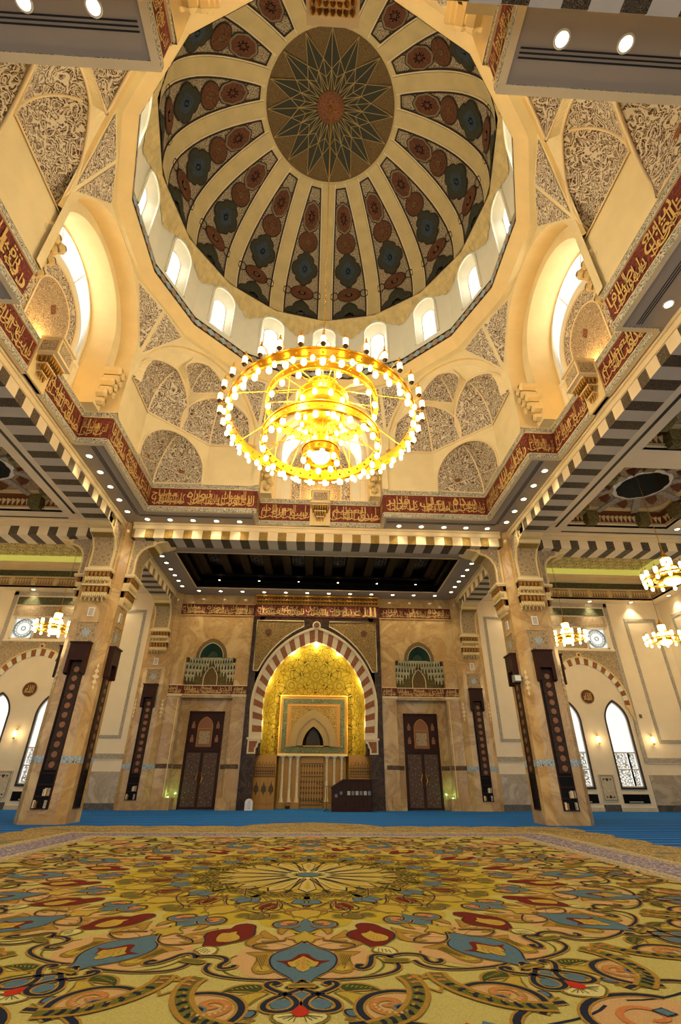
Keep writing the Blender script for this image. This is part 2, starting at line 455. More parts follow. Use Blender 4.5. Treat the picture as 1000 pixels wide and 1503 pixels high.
for i in range(-3, 3):
    x = (i+.5)*2.35
    m = MB(); y0, y1 = MY0+1.0, MY1-2.2
    for a in range(4): m.box((x-.30+a*.2-.012, y0, ZS+.78), (x-.30+a*.2+.012, y1, ZS+.82), 'grey_metal')
    for b in range(9): yy = y0+(y1-y0)*b/8; m.box((x-.32, yy-.012, ZS+.78), (x+.32, yy+.012, ZS+.82), 'grey_metal')
    for a in range(3):
        for b in range(8):
            if (a+b) % 2 == 0: yy = y0+(y1-y0)*(b+.5)/8; m.ball((x-.2+a*.2, yy, ZS+.8), .035, 'grey_metal', 8, 5)
    m.build('glint_lattice', parent=cb)  # lattice put in for the bright glints on the dark lacquer

# side aisles: ceiling slabs with coffers
def aisle(sx, side):
    x0, x1 = 10.1 if False else 9.7, 22.1
    def R(L, z0, z1, mat, m): rects(m, [tuple(sorted((sx*a, sx*c))[:1])+(b,)+tuple(sorted((sx*a, sx*c))[1:])+(d,) for a, b, c, d in L], z0, z1, mat)
    m = MB()
    cx = [11.2, 15.9, 16.9, 21.6]; cy = [2.6, 7.3, 8.4, 13.1, 14.2, 18.9]
    R([(x0, 1.2, cx[0], 19.7), (cx[1], 1.2, cx[2], 19.7), (cx[3], 1.2, x1, 19.7)], ZS, ZS+.1, 'wall_white', m)
    for a, b in ((cx[0], cx[1]), (cx[2], cx[3])): R([(a, 1.2, b, cy[0]), (a, cy[1], b, cy[2]), (a, cy[3], b, cy[4]), (a, cy[5], b, 19.7)], ZS, ZS+.1, 'wall_white', m)
    # far bay: perimeter soffit
    R([(x0, 20.6, 10.9, YW), (21.3, 20.6, x1, YW), (10.9, 20.6, 21.3, 21.4), (10.9, 28.6, 21.3, YW)], ZS, ZS+.1, 'wall_white', m)
    o = m.build('ceiling_aisle_'+side, label='pale ceiling of the '+side+' side aisle with carved coffers', cat='ceiling', kind='structure')
    for ix in (0, 1):
        for iy in (0, 1, 2) if ix == 0 else (1, 2):
            a, b = cx[2*ix], cx[2*ix+1]; c, d = cy[2*iy], cy[2*iy+1]; mx, my = sx*(a+b)/2, (c+d)/2; h = (b-a)/2
            m = MB(); H = .8
            def sq(r, z): return [(mx-r, my-r, z), (mx+r, my-r, z), (mx+r, my+r, z), (mx-r, my+r, z), (mx-r, my-r, z)]
            m.strip(sq(h, ZS), sq(h, ZS+.22), 'moulding'); m.strip(sq(h, ZS+.22), sq(h-.08, ZS+.22), 'moulding')
            m.strip(sq(h-.02, ZS+.2), sq(h-.02, ZS+.62), 'muq_brown'); m.strip(sq(h, ZS+.62), sq(h-.3, ZS+.7), 'muq_brown')
            # comb of pendants
            for k in range(4):
                fr = Fr((mx, my, 0), [(1, 0, 0), (0, 1, 0), (-1, 0, 0), (0, -1, 0)][k], [(0, 1, 0), (-1, 0, 0), (0, -1, 0), (1, 0, 0)][k])
                n = 22
                for j in range(n):
                    u = -h+.1+(2*h-.2)*(j+.5)/n
                    m.add([fr.p(u-.1, ZS+.55, -h+.03), fr.p(u+.1, ZS+.55, -h+.03), fr.p(u, ZS+.25, -h+.03), fr.p(u, ZS+.55, -h+.16)], [(0, 1, 2), (0, 2, 3), (1, 2, 3)], 'plaster_warm')
                for u in (-h*.52, h*.52):
                    m.fbox(fr, u-.26, u+.26, ZS+.18, ZS+.62, -h, -h+.42, 'olive_carved')
                    m.fbox(fr, u-.2, u+.2, ZS+.04, ZS+.2, -h, -h+.3, 'olive_carved')
            # sloping carved ring up to the little lobed dome
            n = 64
            def lobe(r, z, amp=.05): return [(mx+(r+amp*abs(sin(10*pi*i/n*2/2)))*cos(2*pi*i/n), my+(r+amp*abs(sin(10*pi*i/n)))*sin(2*pi*i/n), z) for i in range(n+1)]
            def sqr(r, z):
                P = []
                for i in range(n+1):
                    a_ = 2*pi*i/n; q = r/max(abs(cos(a_)), abs(sin(a_))); q = min(q, r*1.28); P.append((mx+q*cos(a_), my+q*sin(a_), z))
                return P
            m.strip(sqr(h-.3, ZS+.7), sqr(h-.75, ZS+.78), 'plaster_warm')
            m.strip(sqr(h-.55, ZS+.74), lobe(1.12, ZS+.82, 0), 'carved_fine')
            m.strip(sqr(h*1.0, ZS+.69), sqr(h-.55, ZS+.745), 'carved_fine')
            m.strip(lobe(1.14, ZS+.78, 0), lobe(.96, ZS+.76), 'frame_white')
            m.sheet([lobe(.96, ZS+.76), lobe(.93, ZS+1.1), lobe(.75, ZS+1.45), lobe(.4, ZS+1.65, .02), lobe(.02, ZS+1.7, 0)], 'cart_green', True)
            for j in range(8):
                a_ = 2*pi*(j+.5)/8
                P0 = Vector((mx+1.1*cos(a_), my+1.1*sin(a_), ZS+.74)); P1 = Vector((mx+(h-.1)*cos(a_), my+(h-.1)*sin(a_), ZS+.64)); w = Vector((-sin(a_), cos(a_), 0))*.14
                m.add([P0-w, P0+w, P1+w, P1-w, P0-w+Vector((0, 0, .12)), P0+w+Vector((0, 0, .12)), P1+w+Vector((0, 0, .12)), P1-w+Vector((0, 0, .12))], [(0, 1, 2, 3), (0, 1, 5, 4), (1, 2, 6, 5), (2, 3, 7, 6), (3, 0, 4, 7)], 'trim_grey')
                for q in (-1, 1):
                    b_ = a_ + q*.39; Q = Vector((mx+1.45*cos(b_), my+1.45*sin(b_), ZS+.6)); 
                if True:
                    b_ = 2*pi*j/8; Q = Vector((mx+1.5*cos(b_), my+1.5*sin(b_), ZS+.5)); rr = .3
                    m.add([Q]+[Vector((Q.x+rr*cos(x_), Q.y+rr*sin(x_), ZS+.8)) for x_ in (0, pi/2, pi, 3*pi/2)], [(0, 1, 2), (0, 2, 3), (0, 3, 4), (0, 4, 1)], 'muq_brown')
            m.build('coffer', parent=o)
            # slot diffusers beside the coffer
    m = MB()
    for a, b in ((10.7, 10.82),): R([(a, 2, b, 19.0)], ZS-.006, ZS, 'slot_dark', m)
    R([(11.2, 19.38, 21.5, 19.48)], ZS-.006, ZS, 'slot_dark', m)
    m.build('slot_diffuser', parent=o)
    # far bay: recessed ceiling with comb frieze, green band, cornice and self-glowing yellow cove face
    X0, X1, Y0, Y1 = 10.9, 21.3, 21.4, 28.6
    m = MB()
    def R2(i, z): P = [(X0+i, Y0+i), (X1-i, Y0+i), (X1-i, Y1-i), (X0+i, Y1-i), (X0+i, Y0+i)]; return [(sx*x, y, z) for x, y in P]
    m.strip(R2(0, ZS), R2(0, ZS+.12), 'moulding'); m.strip(R2(.06, ZS+.12), R2(0, ZS+.12), 'moulding')
    m.strip(R2(0, ZS+.1), R2(0, ZS+.6), 'comb_brown')
    m.strip(R2(.0, ZS+.6), R2(.2, ZS+.64), 'moulding'); m.strip(R2(.2, ZS+.64), R2(.2, ZS+1.02), 'green_band')
    m.strip(R2(.2, ZS+1.02), R2(.55, ZS+1.06), 'moulding'); m.strip(R2(.55, ZS+1.06), R2(.55, ZS+1.26), 'moulding')
    m.strip(R2(.55, ZS+1.26), R2(.75, ZS+1.32), 'moulding')
    m.strip(R2(.9, ZS+1.32), R2(.9, ZS+1.7), 'cove_self_lit'); m.strip(R2(.75, ZS+1.32), R2(.9, ZS+1.32), 'moulding')
    m.face(R2(.9, ZS+1.7)[:4], 'yellow_ceiling')
    for side_ in range(2):
        yy = (Y1-.03) if side_ == 0 else None
        if side_ == 0:
            n = 64
            for j in range(n):
                if j % 8 == 7: continue
                x = X0+(X1-X0)*(j+.5)/n
                m.add([(sx*(x-.08), yy, ZS+.52), (sx*(x+.08), yy, ZS+.52), (sx*x, yy, ZS+.16), (sx*x, yy-.1, ZS+.52)], [(0, 1, 2), (0, 2, 3), (1, 2, 3)], 'plaster_warm')
            for j in range(8):
                x = X0+(X1-X0)*(j+.94)/8; m.box((min(sx*(x-.1), sx*(x+.1)), Y1-.06, ZS+.14), (max(sx*(x-.1), sx*(x+.1)), Y1, ZS+.62), 'plaster_warm')
        else:
            for q in (X0+.03, X1-.03):
                n = 44
                for j in range(n):
                    if j % 8 == 7: continue
                    y = Y0+(Y1-Y0)*(j+.5)/n; dx = .1 if q < 15 else -.1
                    m.add([(sx*q, y-.08, ZS+.52), (sx*q, y+.08, ZS+.52), (sx*q, y, ZS+.16), (sx*(q+dx), y, ZS+.52)], [(0, 1, 2), (0, 2, 3), (1, 2, 3)], 'plaster_warm')
    m.build('cove', parent=o, label='recessed far bay with a yellow lit cove and green carved frieze')
    return o
aisle(-1, 'left'); aisle(1, 'right')

# ------------------------------------------------------------------ striped beams
def beam(name_label, fr, u0, u1, w0, w1, dark, light, under_dark='voussoir_dark', under_light='voussoir_light', phase=0.):
    """fr.N points out of the visible face; the beam reaches from d=-w0 (hidden side) to d=w1"""
    m = MB(); z0, z1, z2 = 10.75, 11.17, ZS
    m.fbox(fr, u0, u1, z1, z2, w0, w1, 'moulding')
    m.fbox(fr, u0, u1, z1+.02, z1+.09, w0-.03, w1+.03, 'moulding'); m.fbox(fr, u0, u1, z2-.1, z2-.0, w0-.05, w1+.05, 'moulding')
    P = .845; k = math.floor((u0-phase)/P)-1; edges = []
    while True:
        a, b = k*P-.195+phase, k*P+.195+phase
        if a > u1: break
        edges += [(a, b, 1), (b, a+P, 0)]; k += 1
    for a, b, dk in edges:
        a, b = max(a, u0), min(b, u1)
        if b-a < .01: continue
        e = .012 if not dk else 0
        m.hexa([fr.p(a, z0, w0), fr.p(b, z0, w0), fr.p(b, z0, w1+e), fr.p(a, z0, w1+e), fr.p(a, z1, w0), fr.p(b, z1, w0), fr.p(b, z1, w1+e), fr.p(a, z1, w1+e)], dark if dk else light, bottom=under_dark if dk else under_light)
    return m.build('beam', label=name_label, cat='beam')
W2 = .47
beam('long striped beam over the far side of the domed bay, above the dark coffer', Fr((0, 20.15, 0), (1, 0, 0), (0, -1, 0)), -8.38, 8.38, -W2, W2, 'voussoir_olive', 'voussoir_cream')
beam('striped beam along the left side of the domed bay', Fr((-9.22, YC, 0), (0, 1, 0), (1, 0, 0)), -8.6, 8.7, -W2, W2, 'star_dark', 'voussoir_cream')
beam('striped beam along the right side of the domed bay', Fr((9.22, YC, 0), (0, 1, 0), (-1, 0, 0)), -8.6, 8.7, -W2, W2, 'star_dark', 'voussoir_cream')
beam('striped beam over the near side of the domed bay, above the camera', Fr((0, YC-9.17, 0), (1, 0, 0), (0, 1, 0)), -8.38, 8.38, -W2, W2, 'voussoir_olive', 'voussoir_cream')
for s, nm in ((-1, 'left'), (1, 'right')):
    a, b = sorted((s*10.1, s*22.1))
    beam('striped beam across the %s aisle from the near pillar' % nm, Fr((0, 20.15, 0), (1, 0, 0), (0, -1, 0)), a, b, -W2, W2, 'star_dark', 'voussoir_cream', 'star_dark', 'wall_white')
    beam('short striped beam from the %s near pillar to the prayer wall' % nm, Fr((s*9.22, 25.2, 0), (0, 1, 0), (-s, 0, 0)), -3.85, 4.05, -W2, W2, 'voussoir_olive', 'voussoir_cream')

# ------------------------------------------------------------------ calligraphy
def glyphs(text):
    """text in visual (left to right) order as a flat mesh normalised to a unit box: (points, faces)"""
    c = bpy.data.curves.new('lettering', 'FONT'); c.body = text; c.size = 1; c.resolution_u = 2; c.offset = .008
    o = bpy.data.objects.new('lettering', c); COL.objects.link(o)
    me = bpy.data.meshes.new_from_object(o.evaluated_get(bpy.context.evaluated_depsgraph_get()))
    P = [tuple(v.co) for v in me.vertices]; F = [tuple(p.vertices) for p in me.polygons]
    bpy.data.objects.remove(o); bpy.data.curves.remove(c); bpy.data.meshes.remove(me)
    xs = [p[0] for p in P]; ys = [p[1] for p in P]; x0, y0, w, h = min(xs), min(ys), max(xs)-min(xs), max(ys)-min(ys)
    return [((x-x0)/w, (y-y0)/h) for x, y, z in P], F, w/h
FORMS = {  # isolated, final, initial, medial presentation forms
 'ا': 'FE8D FE8E', 'ب': 'FE8F FE90 FE91 FE92', 'ت': 'FE95 FE96 FE97 FE98', 'ج': 'FE9D FE9E FE9F FEA0', 'ح': 'FEA1 FEA2 FEA3 FEA4', 'خ': 'FEA5 FEA6 FEA7 FEA8',
 'د': 'FEA9 FEAA', 'ذ': 'FEAB FEAC', 'ر': 'FEAD FEAE', 'ز': 'FEAF FEB0', 'س': 'FEB1 FEB2 FEB3 FEB4', 'ش': 'FEB5 FEB6 FEB7 FEB8', 'ص': 'FEB9 FEBA FEBB FEBC', 'ض': 'FEBD FEBE FEBF FEC0',
 'ط': 'FEC1 FEC2 FEC3 FEC4', 'ظ': 'FEC5 FEC6 FEC7 FEC8', 'ع': 'FEC9 FECA FECB FECC', 'ف': 'FED1 FED2 FED3 FED4', 'ق': 'FED5 FED6 FED7 FED8', 'ك': 'FED9 FEDA FEDB FEDC', 'ل': 'FEDD FEDE FEDF FEE0',
 'م': 'FEE1 FEE2 FEE3 FEE4', 'ن': 'FEE5 FEE6 FEE7 FEE8', 'ه': 'FEE9 FEEA FEEB FEEC', 'و': 'FEED FEEE', 'ي': 'FEF1 FEF2 FEF3 FEF4', 'ى': 'FEEF FEF0', 'ة': 'FE93 FE94'}
def shape(word):
    out = []
    for i, ch in enumerate(word):
        f = FORMS.get(ch)
        if not f: out.append(ch); continue
        f = f.split(); prev = i > 0 and len(FORMS.get(word[i-1], '').split()) == 4; nxt = len(f) == 4 and i+1 < len(word) and word[i+1] in FORMS
        k = (3 if prev and nxt else 2 if nxt else 1 if prev else 0); out.append(chr(int(f[k], 16)))
    return ''.join(reversed(out))
def arabic(s): return ' '.join(shape(w) for w in reversed(s.split()))
GL = {}
def lettering(fr, u0, u1, z0, z1, d, phrase, parent, mat='letter_gold', rise=.025):
    """two interwoven lines of the phrase, raised from the ground of the band"""
    words = phrase.split(); h = (len(words)+1)//2
    m = MB(); H = z1-z0; n = max(1, round((u1-u0)/(H*2.3)))
    ws = [arabic(' '.join(words[:h])), arabic(' '.join(words[h:]) or words[0])]
    if n > 1: n = n
    for j in range(n):
        a = u0+(u1-u0)*(n-1-j)/n; b = u0+(u1-u0)*(n-j)/n; g = (b-a)*.03
        i0 = (j*len(words))//n; i1 = max(i0+1, ((j+1)*len(words))//n); part = words[i0:i1]
        k = (len(part)+1)//2
        rows = [part[:k], part[k:]] if len(part) > 1 else [part]
        for q in range(int((b-a)/H*3.2)):       # tall strokes and small marks woven between the words
            x = a+g+(b-a-2*g)*((q*.618+.13*j) % 1.0); hh = H*(.55+.35*((q*7) % 3)/2); zz = z0+H*.04*(q % 3); w = H*.028
            m.face([fr.p(x, zz, d+rise), fr.p(x+w, zz, d+rise), fr.p(x+w*1.4, zz+hh, d+rise), fr.p(x-w*.4, zz+hh*1.02, d+rise)], mat) if H > .3 else None
            if H > .3: m.strip([fr.p(x+H*(.06+.20*cos(t)), zz+H*(.18+.13*sin(t)), d+rise*.9) for t in [pi*(1+i/6) for i in range(7)]], [fr.p(x+H*(.06+.16*cos(t)), zz+H*(.20+.10*sin(t)), d+rise*.9) for t in [pi*(1+i/6) for i in range(7)]], mat)
        for r, wl in enumerate(rows):
            key = ' '.join(wl)
            if key not in GL: GL[key] = glyphs(arabic(key))
            P, F, asp = GL[key]
            if len(rows) == 1: za, zb = z0, z1
            else: za, zb = (z0, z0+H*.74) if r == 0 else (z0+H*.30, z1)
            aa, bb = (a+(b-a)*.22, b) if (r == 0 and len(rows) > 1) else (a, b-(b-a)*.25) if len(rows) > 1 else (a, b)
            m.add([fr.p(aa+g+(bb-aa-2*g)*x, za+(zb-za)*y, d+rise+.004*r) for x, y in P], F, mat)
    return m.build('lettering', parent=parent)

PH = ['بسم الله الرحمن الرحيم', 'صدق الله العظيم', 'الله نور السموات والارض مثل نوره كمشكوة فيها مصباح', 'تبارك الذي بيده الملك وهو على كل شيء قدير',
      'الذي خلق سبع سموات طباقا', 'ربنا تقبل منا انك انت السميع العليم', 'كل من عليها فان ويبقى وجه ربك']
CW = ['far', 'right', 'near', 'left']
def bandseg(i, P, Q, phrase=None, lab='', letters=True):
    P = Vector((P[0], P[1], 0)); Q = Vector((Q[0], Q[1], 0)); U = (Q-P).normalized(); mid = (P+Q)/2
    N = Vector((U.y, -U.x, 0))
    L = (Q-P).length; fr = Fr(P, U, N)
    m = MB()
    e_ = .030-.002*(i % 2); zo = .002*(i % 2)
    m.fbox(fr, -e_, L+e_, ZS-.03-zo, ZS+.17, -.1, .035, 'trim_floral', bottom='moulding'); m.fbox(fr, 0, L, ZS+.17, ZS+.19, -.1, .05, 'moulding')
    m.fbox(fr, .006, L-.006, ZS+.19, ZS+1.13, -.1, 0, 'letter_ground')
    m.fbox(fr, 0, L, ZS+1.11, ZS+1.13, -.1, .05, 'moulding'); m.fbox(fr, -e_, L+e_, ZS+1.13, ZS+1.33+zo, -.1, .035-zo, 'trim_floral'); m.fbox(fr, -.046, L+.046, ZS+1.33, ZS+1.36+zo, -.3, .05, 'moulding')
    o = m.build('trim_%d' % i, label=lab, cat='calligraphy band', kind='structure')
    if letters: lettering(fr, .06, L-.06, ZS+.27, ZS+1.05, 0, phrase, o)
    return o
# the cross shaped outline, counter-clockwise from the far left corner block so that N points inwards
k_ = 0
for s in range(4):
    def loc(u, d):                     # u along the side as seen from the centre, d distance from the centre
        fr = side_frame(s); p = fr.p(u, 0, -d); return (p.x, p.y)
    nm = SIDE[s]; g = .45
    segs = [((-A, A), (-C_, A), 2 if s == 0 else 5, 'red calligraphy band on the %s side, left of the recess' % nm),
            ((-C_, A), (-C_, B), 6, 'short return of the red calligraphy band at the left end of the %s recess' % nm),
            ((-C_, B), (-g, B), 0, 'red calligraphy band in the %s recess, left of the bracket' % nm),
            ((g, B), (C_, B), 1, 'red calligraphy band in the %s recess, right of the bracket' % nm),
            ((C_, B), (C_, A), 4, 'short return of the red calligraphy band at the right end of the %s recess' % nm),
            ((C_, A), (A, A), 3 if s == 0 else 4, 'red calligraphy band on the %s side, right of the recess' % nm)]
    for P, Q, ph, lab in segs:
        k_ += 1
        # reversed so that lettering reads from inside
        a, b = loc(*P), loc(*Q)
        if s != 2 or 'return' in lab: bandseg(k_, a, b, PH[ph], lab, letters=not (s == 2 and False))
        else: bandseg(k_, a, b, PH[ph], lab, letters=False)
# ------------------------------------------------------------------ walls above the band
ZB = ZS+1.36                   # top of the band
D8 = 7.38                      # octagon
V8 = D8*math.tan(pi/8)
ZT = 18.45
def lerp(a, b, t): return tuple(a[i]+(b[i]-a[i])*t for i in range(3))
def big_arch(w=2.78, n=28): return arch_round(w, ZB, 15.62, n)
for s in range(4):
    nm = SIDE[s]
    # octagon face with the great arch
    fr = side_frame(s)
    def q(u, z, d): return fr.p(u, z, -d)
    m = MB()
    out = big_arch(); fo = side_frame(s, D8)
    m.archwall(fo, -V8, V8, ZB, ZT, out, 0, 'plaster')
    m.strip([q(u, z, D8) for u, z in out], [q(u, z, 8.05) for u, z in out], 'plaster_warm', False)
    inn = arch_round(2.28, ZB, 15.75, 28)
    for (a, b), (c, e) in zip(zip(out[:-1], out[1:]), zip(inn[:-1], inn[1:])):
        m.face([q(*a, 8.05), q(*b, 8.05), q(*e, 8.05), q(*c, 8.05)], 'plaster')
    m.strip([q(u, z, 8.05) for u, z in inn], [q(u, z, 9.05) for u, z in inn], 'plaster_warm', False)
    # window wall, closed to the corners
    win = arch_round(2.12, 14.6, 15.95, 28)
    m.archwall(side_frame(s, 9.05), -9.05, 9.05, ZS+.12, 18.95, win, 0, 'plaster_pale')
    m.face([q(-3.0, ZB-.005, 8.52), q(3.0, ZB-.005, 8.52), q(3.0, ZB-.005, 9.1), q(-3.0, ZB-.005, 9.1)], 'plaster_pale')
    for sg in (-1, 1): m.face([q(sg*2.27, ZB-.004, 8.04), q(sg*2.84, ZB-.004, 8.04), q(sg*2.84, ZB-.004, 8.6), q(sg*2.27, ZB-.004, 8.6)], 'plaster')
    o = m.build('wall_%s_upper' % nm, label='cream upper wall on the %s side with a deep round arch' % nm, cat='wall', kind='structure')
    # window
    m = MB(); f9 = side_frame(s, 9.05)
    o1 = arch_round(2.12, 14.6, 15.95, 28); o2 = arch_round(2.02, 14.7, 15.95, 28)
    m.band(f9, o2, o1, -.06, .04, ['frame_white'])
    for a in (65, 115):
        u, z = 2.1*cos(math.radians(a)), 15.95+2.1*sin(math.radians(a)); m.tube([f9.p(u*.1, 15.6, -.02), f9.p(u, z, -.02)], .035, 6, 'frame_white')
    w_ = m.build('window_%d' % (s+1), label='round-headed crescent window behind the carved panel on the %s side' % nm, cat='window', kind='structure')
    m = MB(); m.face([f9.p(u, z, -.05) for u, z in o1], 'glass'); m.build('glass', parent=w_)
    # arched screen panel standing in front of the window
    fp = side_frame(s, 8.95); m = MB()
    po = arch_round(1.78, ZB, 15.0, 20); pi_ = arch_round(1.42, ZB+.1, 14.95, 20)
    m.prism(fp, po, -.35, 0, 'plaster_pale')
    m.band(fp, pi_, arch_round(1.5, ZB+.1, 14.95, 20), 0, .04, ['moulding'])
    for sg in (-1, 1):
        m.fbox(fp, min(sg*1.7, sg*2.3), max(sg*1.7, sg*2.3), ZB, 14.55, -.35, -.02, 'plaster_pale')
        for (a, b, c, d) in ((1.9, 1.94, 13.1, 14.3), (2.16, 2.2, 13.1, 14.3)): m.fbox(fp, min(sg*a, sg*b), max(sg*a, sg*b), c, d, -.02, .01, 'moulding')
        for z in (13.1, 14.3): m.fbox(fp, min(sg*1.9, sg*2.2), max(sg*1.9, sg*2.2), z, z+.04, -.02, .01, 'moulding')
        m.fbox(fp, min(sg*1.72, sg*1.95), max(sg*1.72, sg*1.95), 14.55, 14.8, -.3, -.05, 'plaster_pale')
    sp = m.build('window_screen', label='pale arched screen with a carved panel in front of the %s window' % nm, cat='screen')
    m = MB(); m.prism(fp, pi_, 0, .012, 'carved_stucco'); m.build('carved_panel', parent=sp)
    m = MB(); m.prism(fp, arch_round(.95, ZB+.1, 14.8, 16), .012, .03, 'carved_fine')
    m.band(fp, arch_round(.95, ZB+.1, 14.8, 16), arch_round(1.01, ZB+.1, 14.8, 16), .012, .045, ['moulding'])
    m.add([fp.p(-.16, 14.75, .05), fp.p(0, 14.5, .05), fp.p(.16, 14.75, .05), fp.p(0, 15.0, .05)], [(0, 1, 2, 3)], 'brown_medallion'); m.build('inner_panel', parent=sp)
    # stalactite clusters at the springings of the arch
    for sg in (-1, 1):
        m = MB(); f8 = side_frame(s, 8.05)
        for r in range(6):
            cnt = [3, 3, 2, 2, 1, 1][r]; z = 14.45-r*.27
            for j in range(cnt):
                u = sg*(2.34+.31*j + (.15 if r % 2 else 0)); d1 = .55-.07*r
                P = [(u+.16*cos(pi*i/3+pi/6), z+.16*sin(pi*i/3+pi/6)) for i in range(6)]
                c0 = f8.p(u, z-.02, d1-.12)
                m.prism(f8, P, 0, d1, 'plaster_warm')
                m.add([f8.p(a, b, d1+.004) for a, b in P]+[c0+Vector((0, 0, .03))], [], 'plaster_warm')
                for i in range(6):
                    a, b = P[i], P[(i+1) % 6]; a2 = (u+(a[0]-u)*.55, z+(a[1]-z)*.55); b2 = (u+(b[0]-u)*.55, z+(b[1]-z)*.55)
                    m.face([f8.p(*a, d1+.003), f8.p(*b, d1+.003), f8.p(*b2, d1+.09), f8.p(*a2, d1+.09)], 'plaster_warm')
                m.face([f8.p(u+(a-u)*.55, z+(b-z)*.55, d1+.06) for a, b in P], 'cornice_tan')
        m.build('muqarnas', parent=o)

# ---- corner squinches
for s in range(4):
    ax = [(-1, 1), (1, 1), (1, -1), (-1, -1)][s]
    nm = ['far left', 'far right', 'near right', 'near left'][s]
    def c(x, y, z): return (ax[0]*x, YC+ax[1]*y, z)
    m = MB()
    FX = 5.27                                       # the facet meets the walls here
    e1 = (C_, ZB)
    # lower walls and facet
    for sw in (0, 1):
        def w(a, b, z): return c(a, b, z) if sw == 0 else c(b, a, z)
        m.face([w(A, C_, ZB-.02), w(A, FX, ZB-.02), w(A, FX, ZL), w(A, C_, ZL)], 'plaster')
        m.face([w(A, C_, ZB-.02), w(8.6, C_, ZB-.02), w(8.6, C_, ZL), w(A, C_, ZL)], 'plaster')
        m.face([w(A, C_, ZL), w(A, FX, ZL), w(A-.0, FX, ZL+.07), w(A, C_, ZL+.07)], 'plaster_warm')
        m.face([w(A-.05, C_+.1, ZL+.0), w(A-.05, FX, ZL+.0), w(A-.05, FX, ZL+.08), w(A-.05, C_+.1, ZL+.08)], 'moulding')
        m.face([w(D8, V8, ZL), w(A, C_, ZL), w(A, C_, ZT), w(D8, V8, ZT)], 'plaster')
    F1, F2 = (A, FX), (FX, A); fm = (FX+A)/2
    fd = Fr(c(fm, fm, 0), Vector(c(F2[0], F2[1], 0))-Vector(c(F1[0], F1[1], 0)), Vector((-ax[0], -ax[1], 0)))
    hw = (A-FX)*sqrt(2)/2
    a1 = arch_point(hw-.1, ZB, 13.35, 14.82, 12)
    m.archwall(fd, -hw, hw, ZB-.02, ZL+.07, a1, 0, 'plaster')
    m.fbox(fd, -hw, hw, ZL, ZL+.08, -.2, .05, 'moulding')
    body = m
    carve = MB(); rims = MB()
    def fold(arch3, K, apex, name_mat='carved_stucco'):
        """folded carved surface between an arch (list of 3D, left foot .. apex .. right foot) and the crease that climbs from K"""
        n = len(arch3)//2; K = Vector(K); apex = Vector(apex)
        crease = []
        for i in range(n+1):
            t = i/n; k = sin(t*pi/2); zz = K.z+(apex.z-K.z)*k; h = 1-cos(t*pi/2)
            p = K.lerp(apex, h); p.z = zz; crease.append(p)
        left = [Vector(p) for p in arch3[:n+1]]; right = [Vector(p) for p in reversed(arch3[n:])]
        for E in (left, right):
            E = [Vector(E[min(i*len(E)//(n+1) if len(E) != n+1 else i, len(E)-1)]) for i in range(n+1)]
            mids = [e.lerp(cr, .5) + (e.lerp(cr, .5)-Vector((0, YC, e.lerp(cr, .5).z))).normalized()*.06 for e, cr in zip(E, crease)]
            carve.sheet([E, mids, crease], name_mat)
        rims.tube(crease[:-1], .045, 6, 'moulding')
        rims.tube([left[0], K], .035, 5, 'moulding'); rims.tube([K, right[0]], .035, 5, 'moulding')
        rims.tube(arch3, .05, 6, 'moulding')
    A1 = [fd.p(u, z, 0) for u, z in a1]
    fold(A1, c(A, A, ZB+.02), fd.p(0, 14.82, 0))
    # the octagon's diagonal face and the big squinch arch
    P0 = Vector(c(D8, V8, 0)); P1 = Vector(c(V8, D8, 0)); hv = (P1-P0).length/2
    fo = Fr((P0+P1)/2, P1-P0, Vector((-ax[0], -ax[1], 0)))
    ba = arch_point(hv-.12, ZL, 15.3, 18.3, 16)
    m.archwall(fo, -hv, hv, ZL, ZT, ba, 0, 'plaster')
    ba2 = arch_point(hv-.42, ZL, 15.3, 18.02, 16)
    m.strip([fo.p(u, z, 0) for u, z in ba], [fo.p(u, z, -.12) for u, z in ba], 'plaster_warm')
    for i in range(len(ba)-1): m.face([fo.p(*ba[i], -.12), fo.p(*ba[i+1], -.12), fo.p(*ba2[i+1], -.12), fo.p(*ba2[i], -.12)], 'plaster')
    # three niches of the second tier
    TA = Vector(c(5.33, 5.33, 17.95)); TK = Vector(c(6.15, 6.15, 17.0)); hT = 1.03
    TL, TR = fo.p(-hT, 17.0, -.14), fo.p(hT, 17.0, -.14)
    ta = [(u, z) for u, z in arch_point(hT, 17.0, 17.05, 17.98, 6)]
    T3 = [fo.p(u, z, -.14) for u, z in ta]; fold(T3, TK, fo.p(0, 17.98, -.14))
    for sw in (0, 1):
        def w(a, b, z): return Vector(c(a, b, z)) if sw == 0 else Vector(c(b, a, z))
        Fa = w(A, 3.2, ZL+.07); Fb = w(6.37, 6.37, ZL+.07); K = w(A, FX+.02, ZL+.07); ap = w(6.42, 4.75, 17.05)
        ch = arch_point(1., 0, .25, 1., 9); arch = []
        for u, h in ch:
            p = Fa.lerp(Fb, (u+1)/2); mid = Fa.lerp(Fb, .5); top = ap-mid; arch.append(p + top*h)
        n = len(arch)//2
        fold(arch, K, ap)
        # surfaces between the niche, the squinch arch and the top niche
        sgn = -1 if sw == 0 else 1
        half = [p for p in (ba2[:len(ba2)//2+1] if sw == 0 else list(reversed(ba2))[:len(ba2)//2+1])]
        cut = [p for p in half if abs(p[0]) > .75]
        up = [fo.p(u, z, -.12) for u, z in cut]
        lo = arch[:n+1]
        N = 14
        def res(L, N):
            L = [Vector(p) for p in L]; d = [0]
            for a_, b_ in zip(L[:-1], L[1:]): d.append(d[-1]+(b_-a_).length)
            o = []
            for i in range(N+1):
                t = d[-1]*i/N; j = 0
                while j < len(d)-2 and d[j+1] < t: j += 1
                o.append(L[j].lerp(L[j+1], (t-d[j])/max(1e-6, d[j+1]-d[j])))
            return o
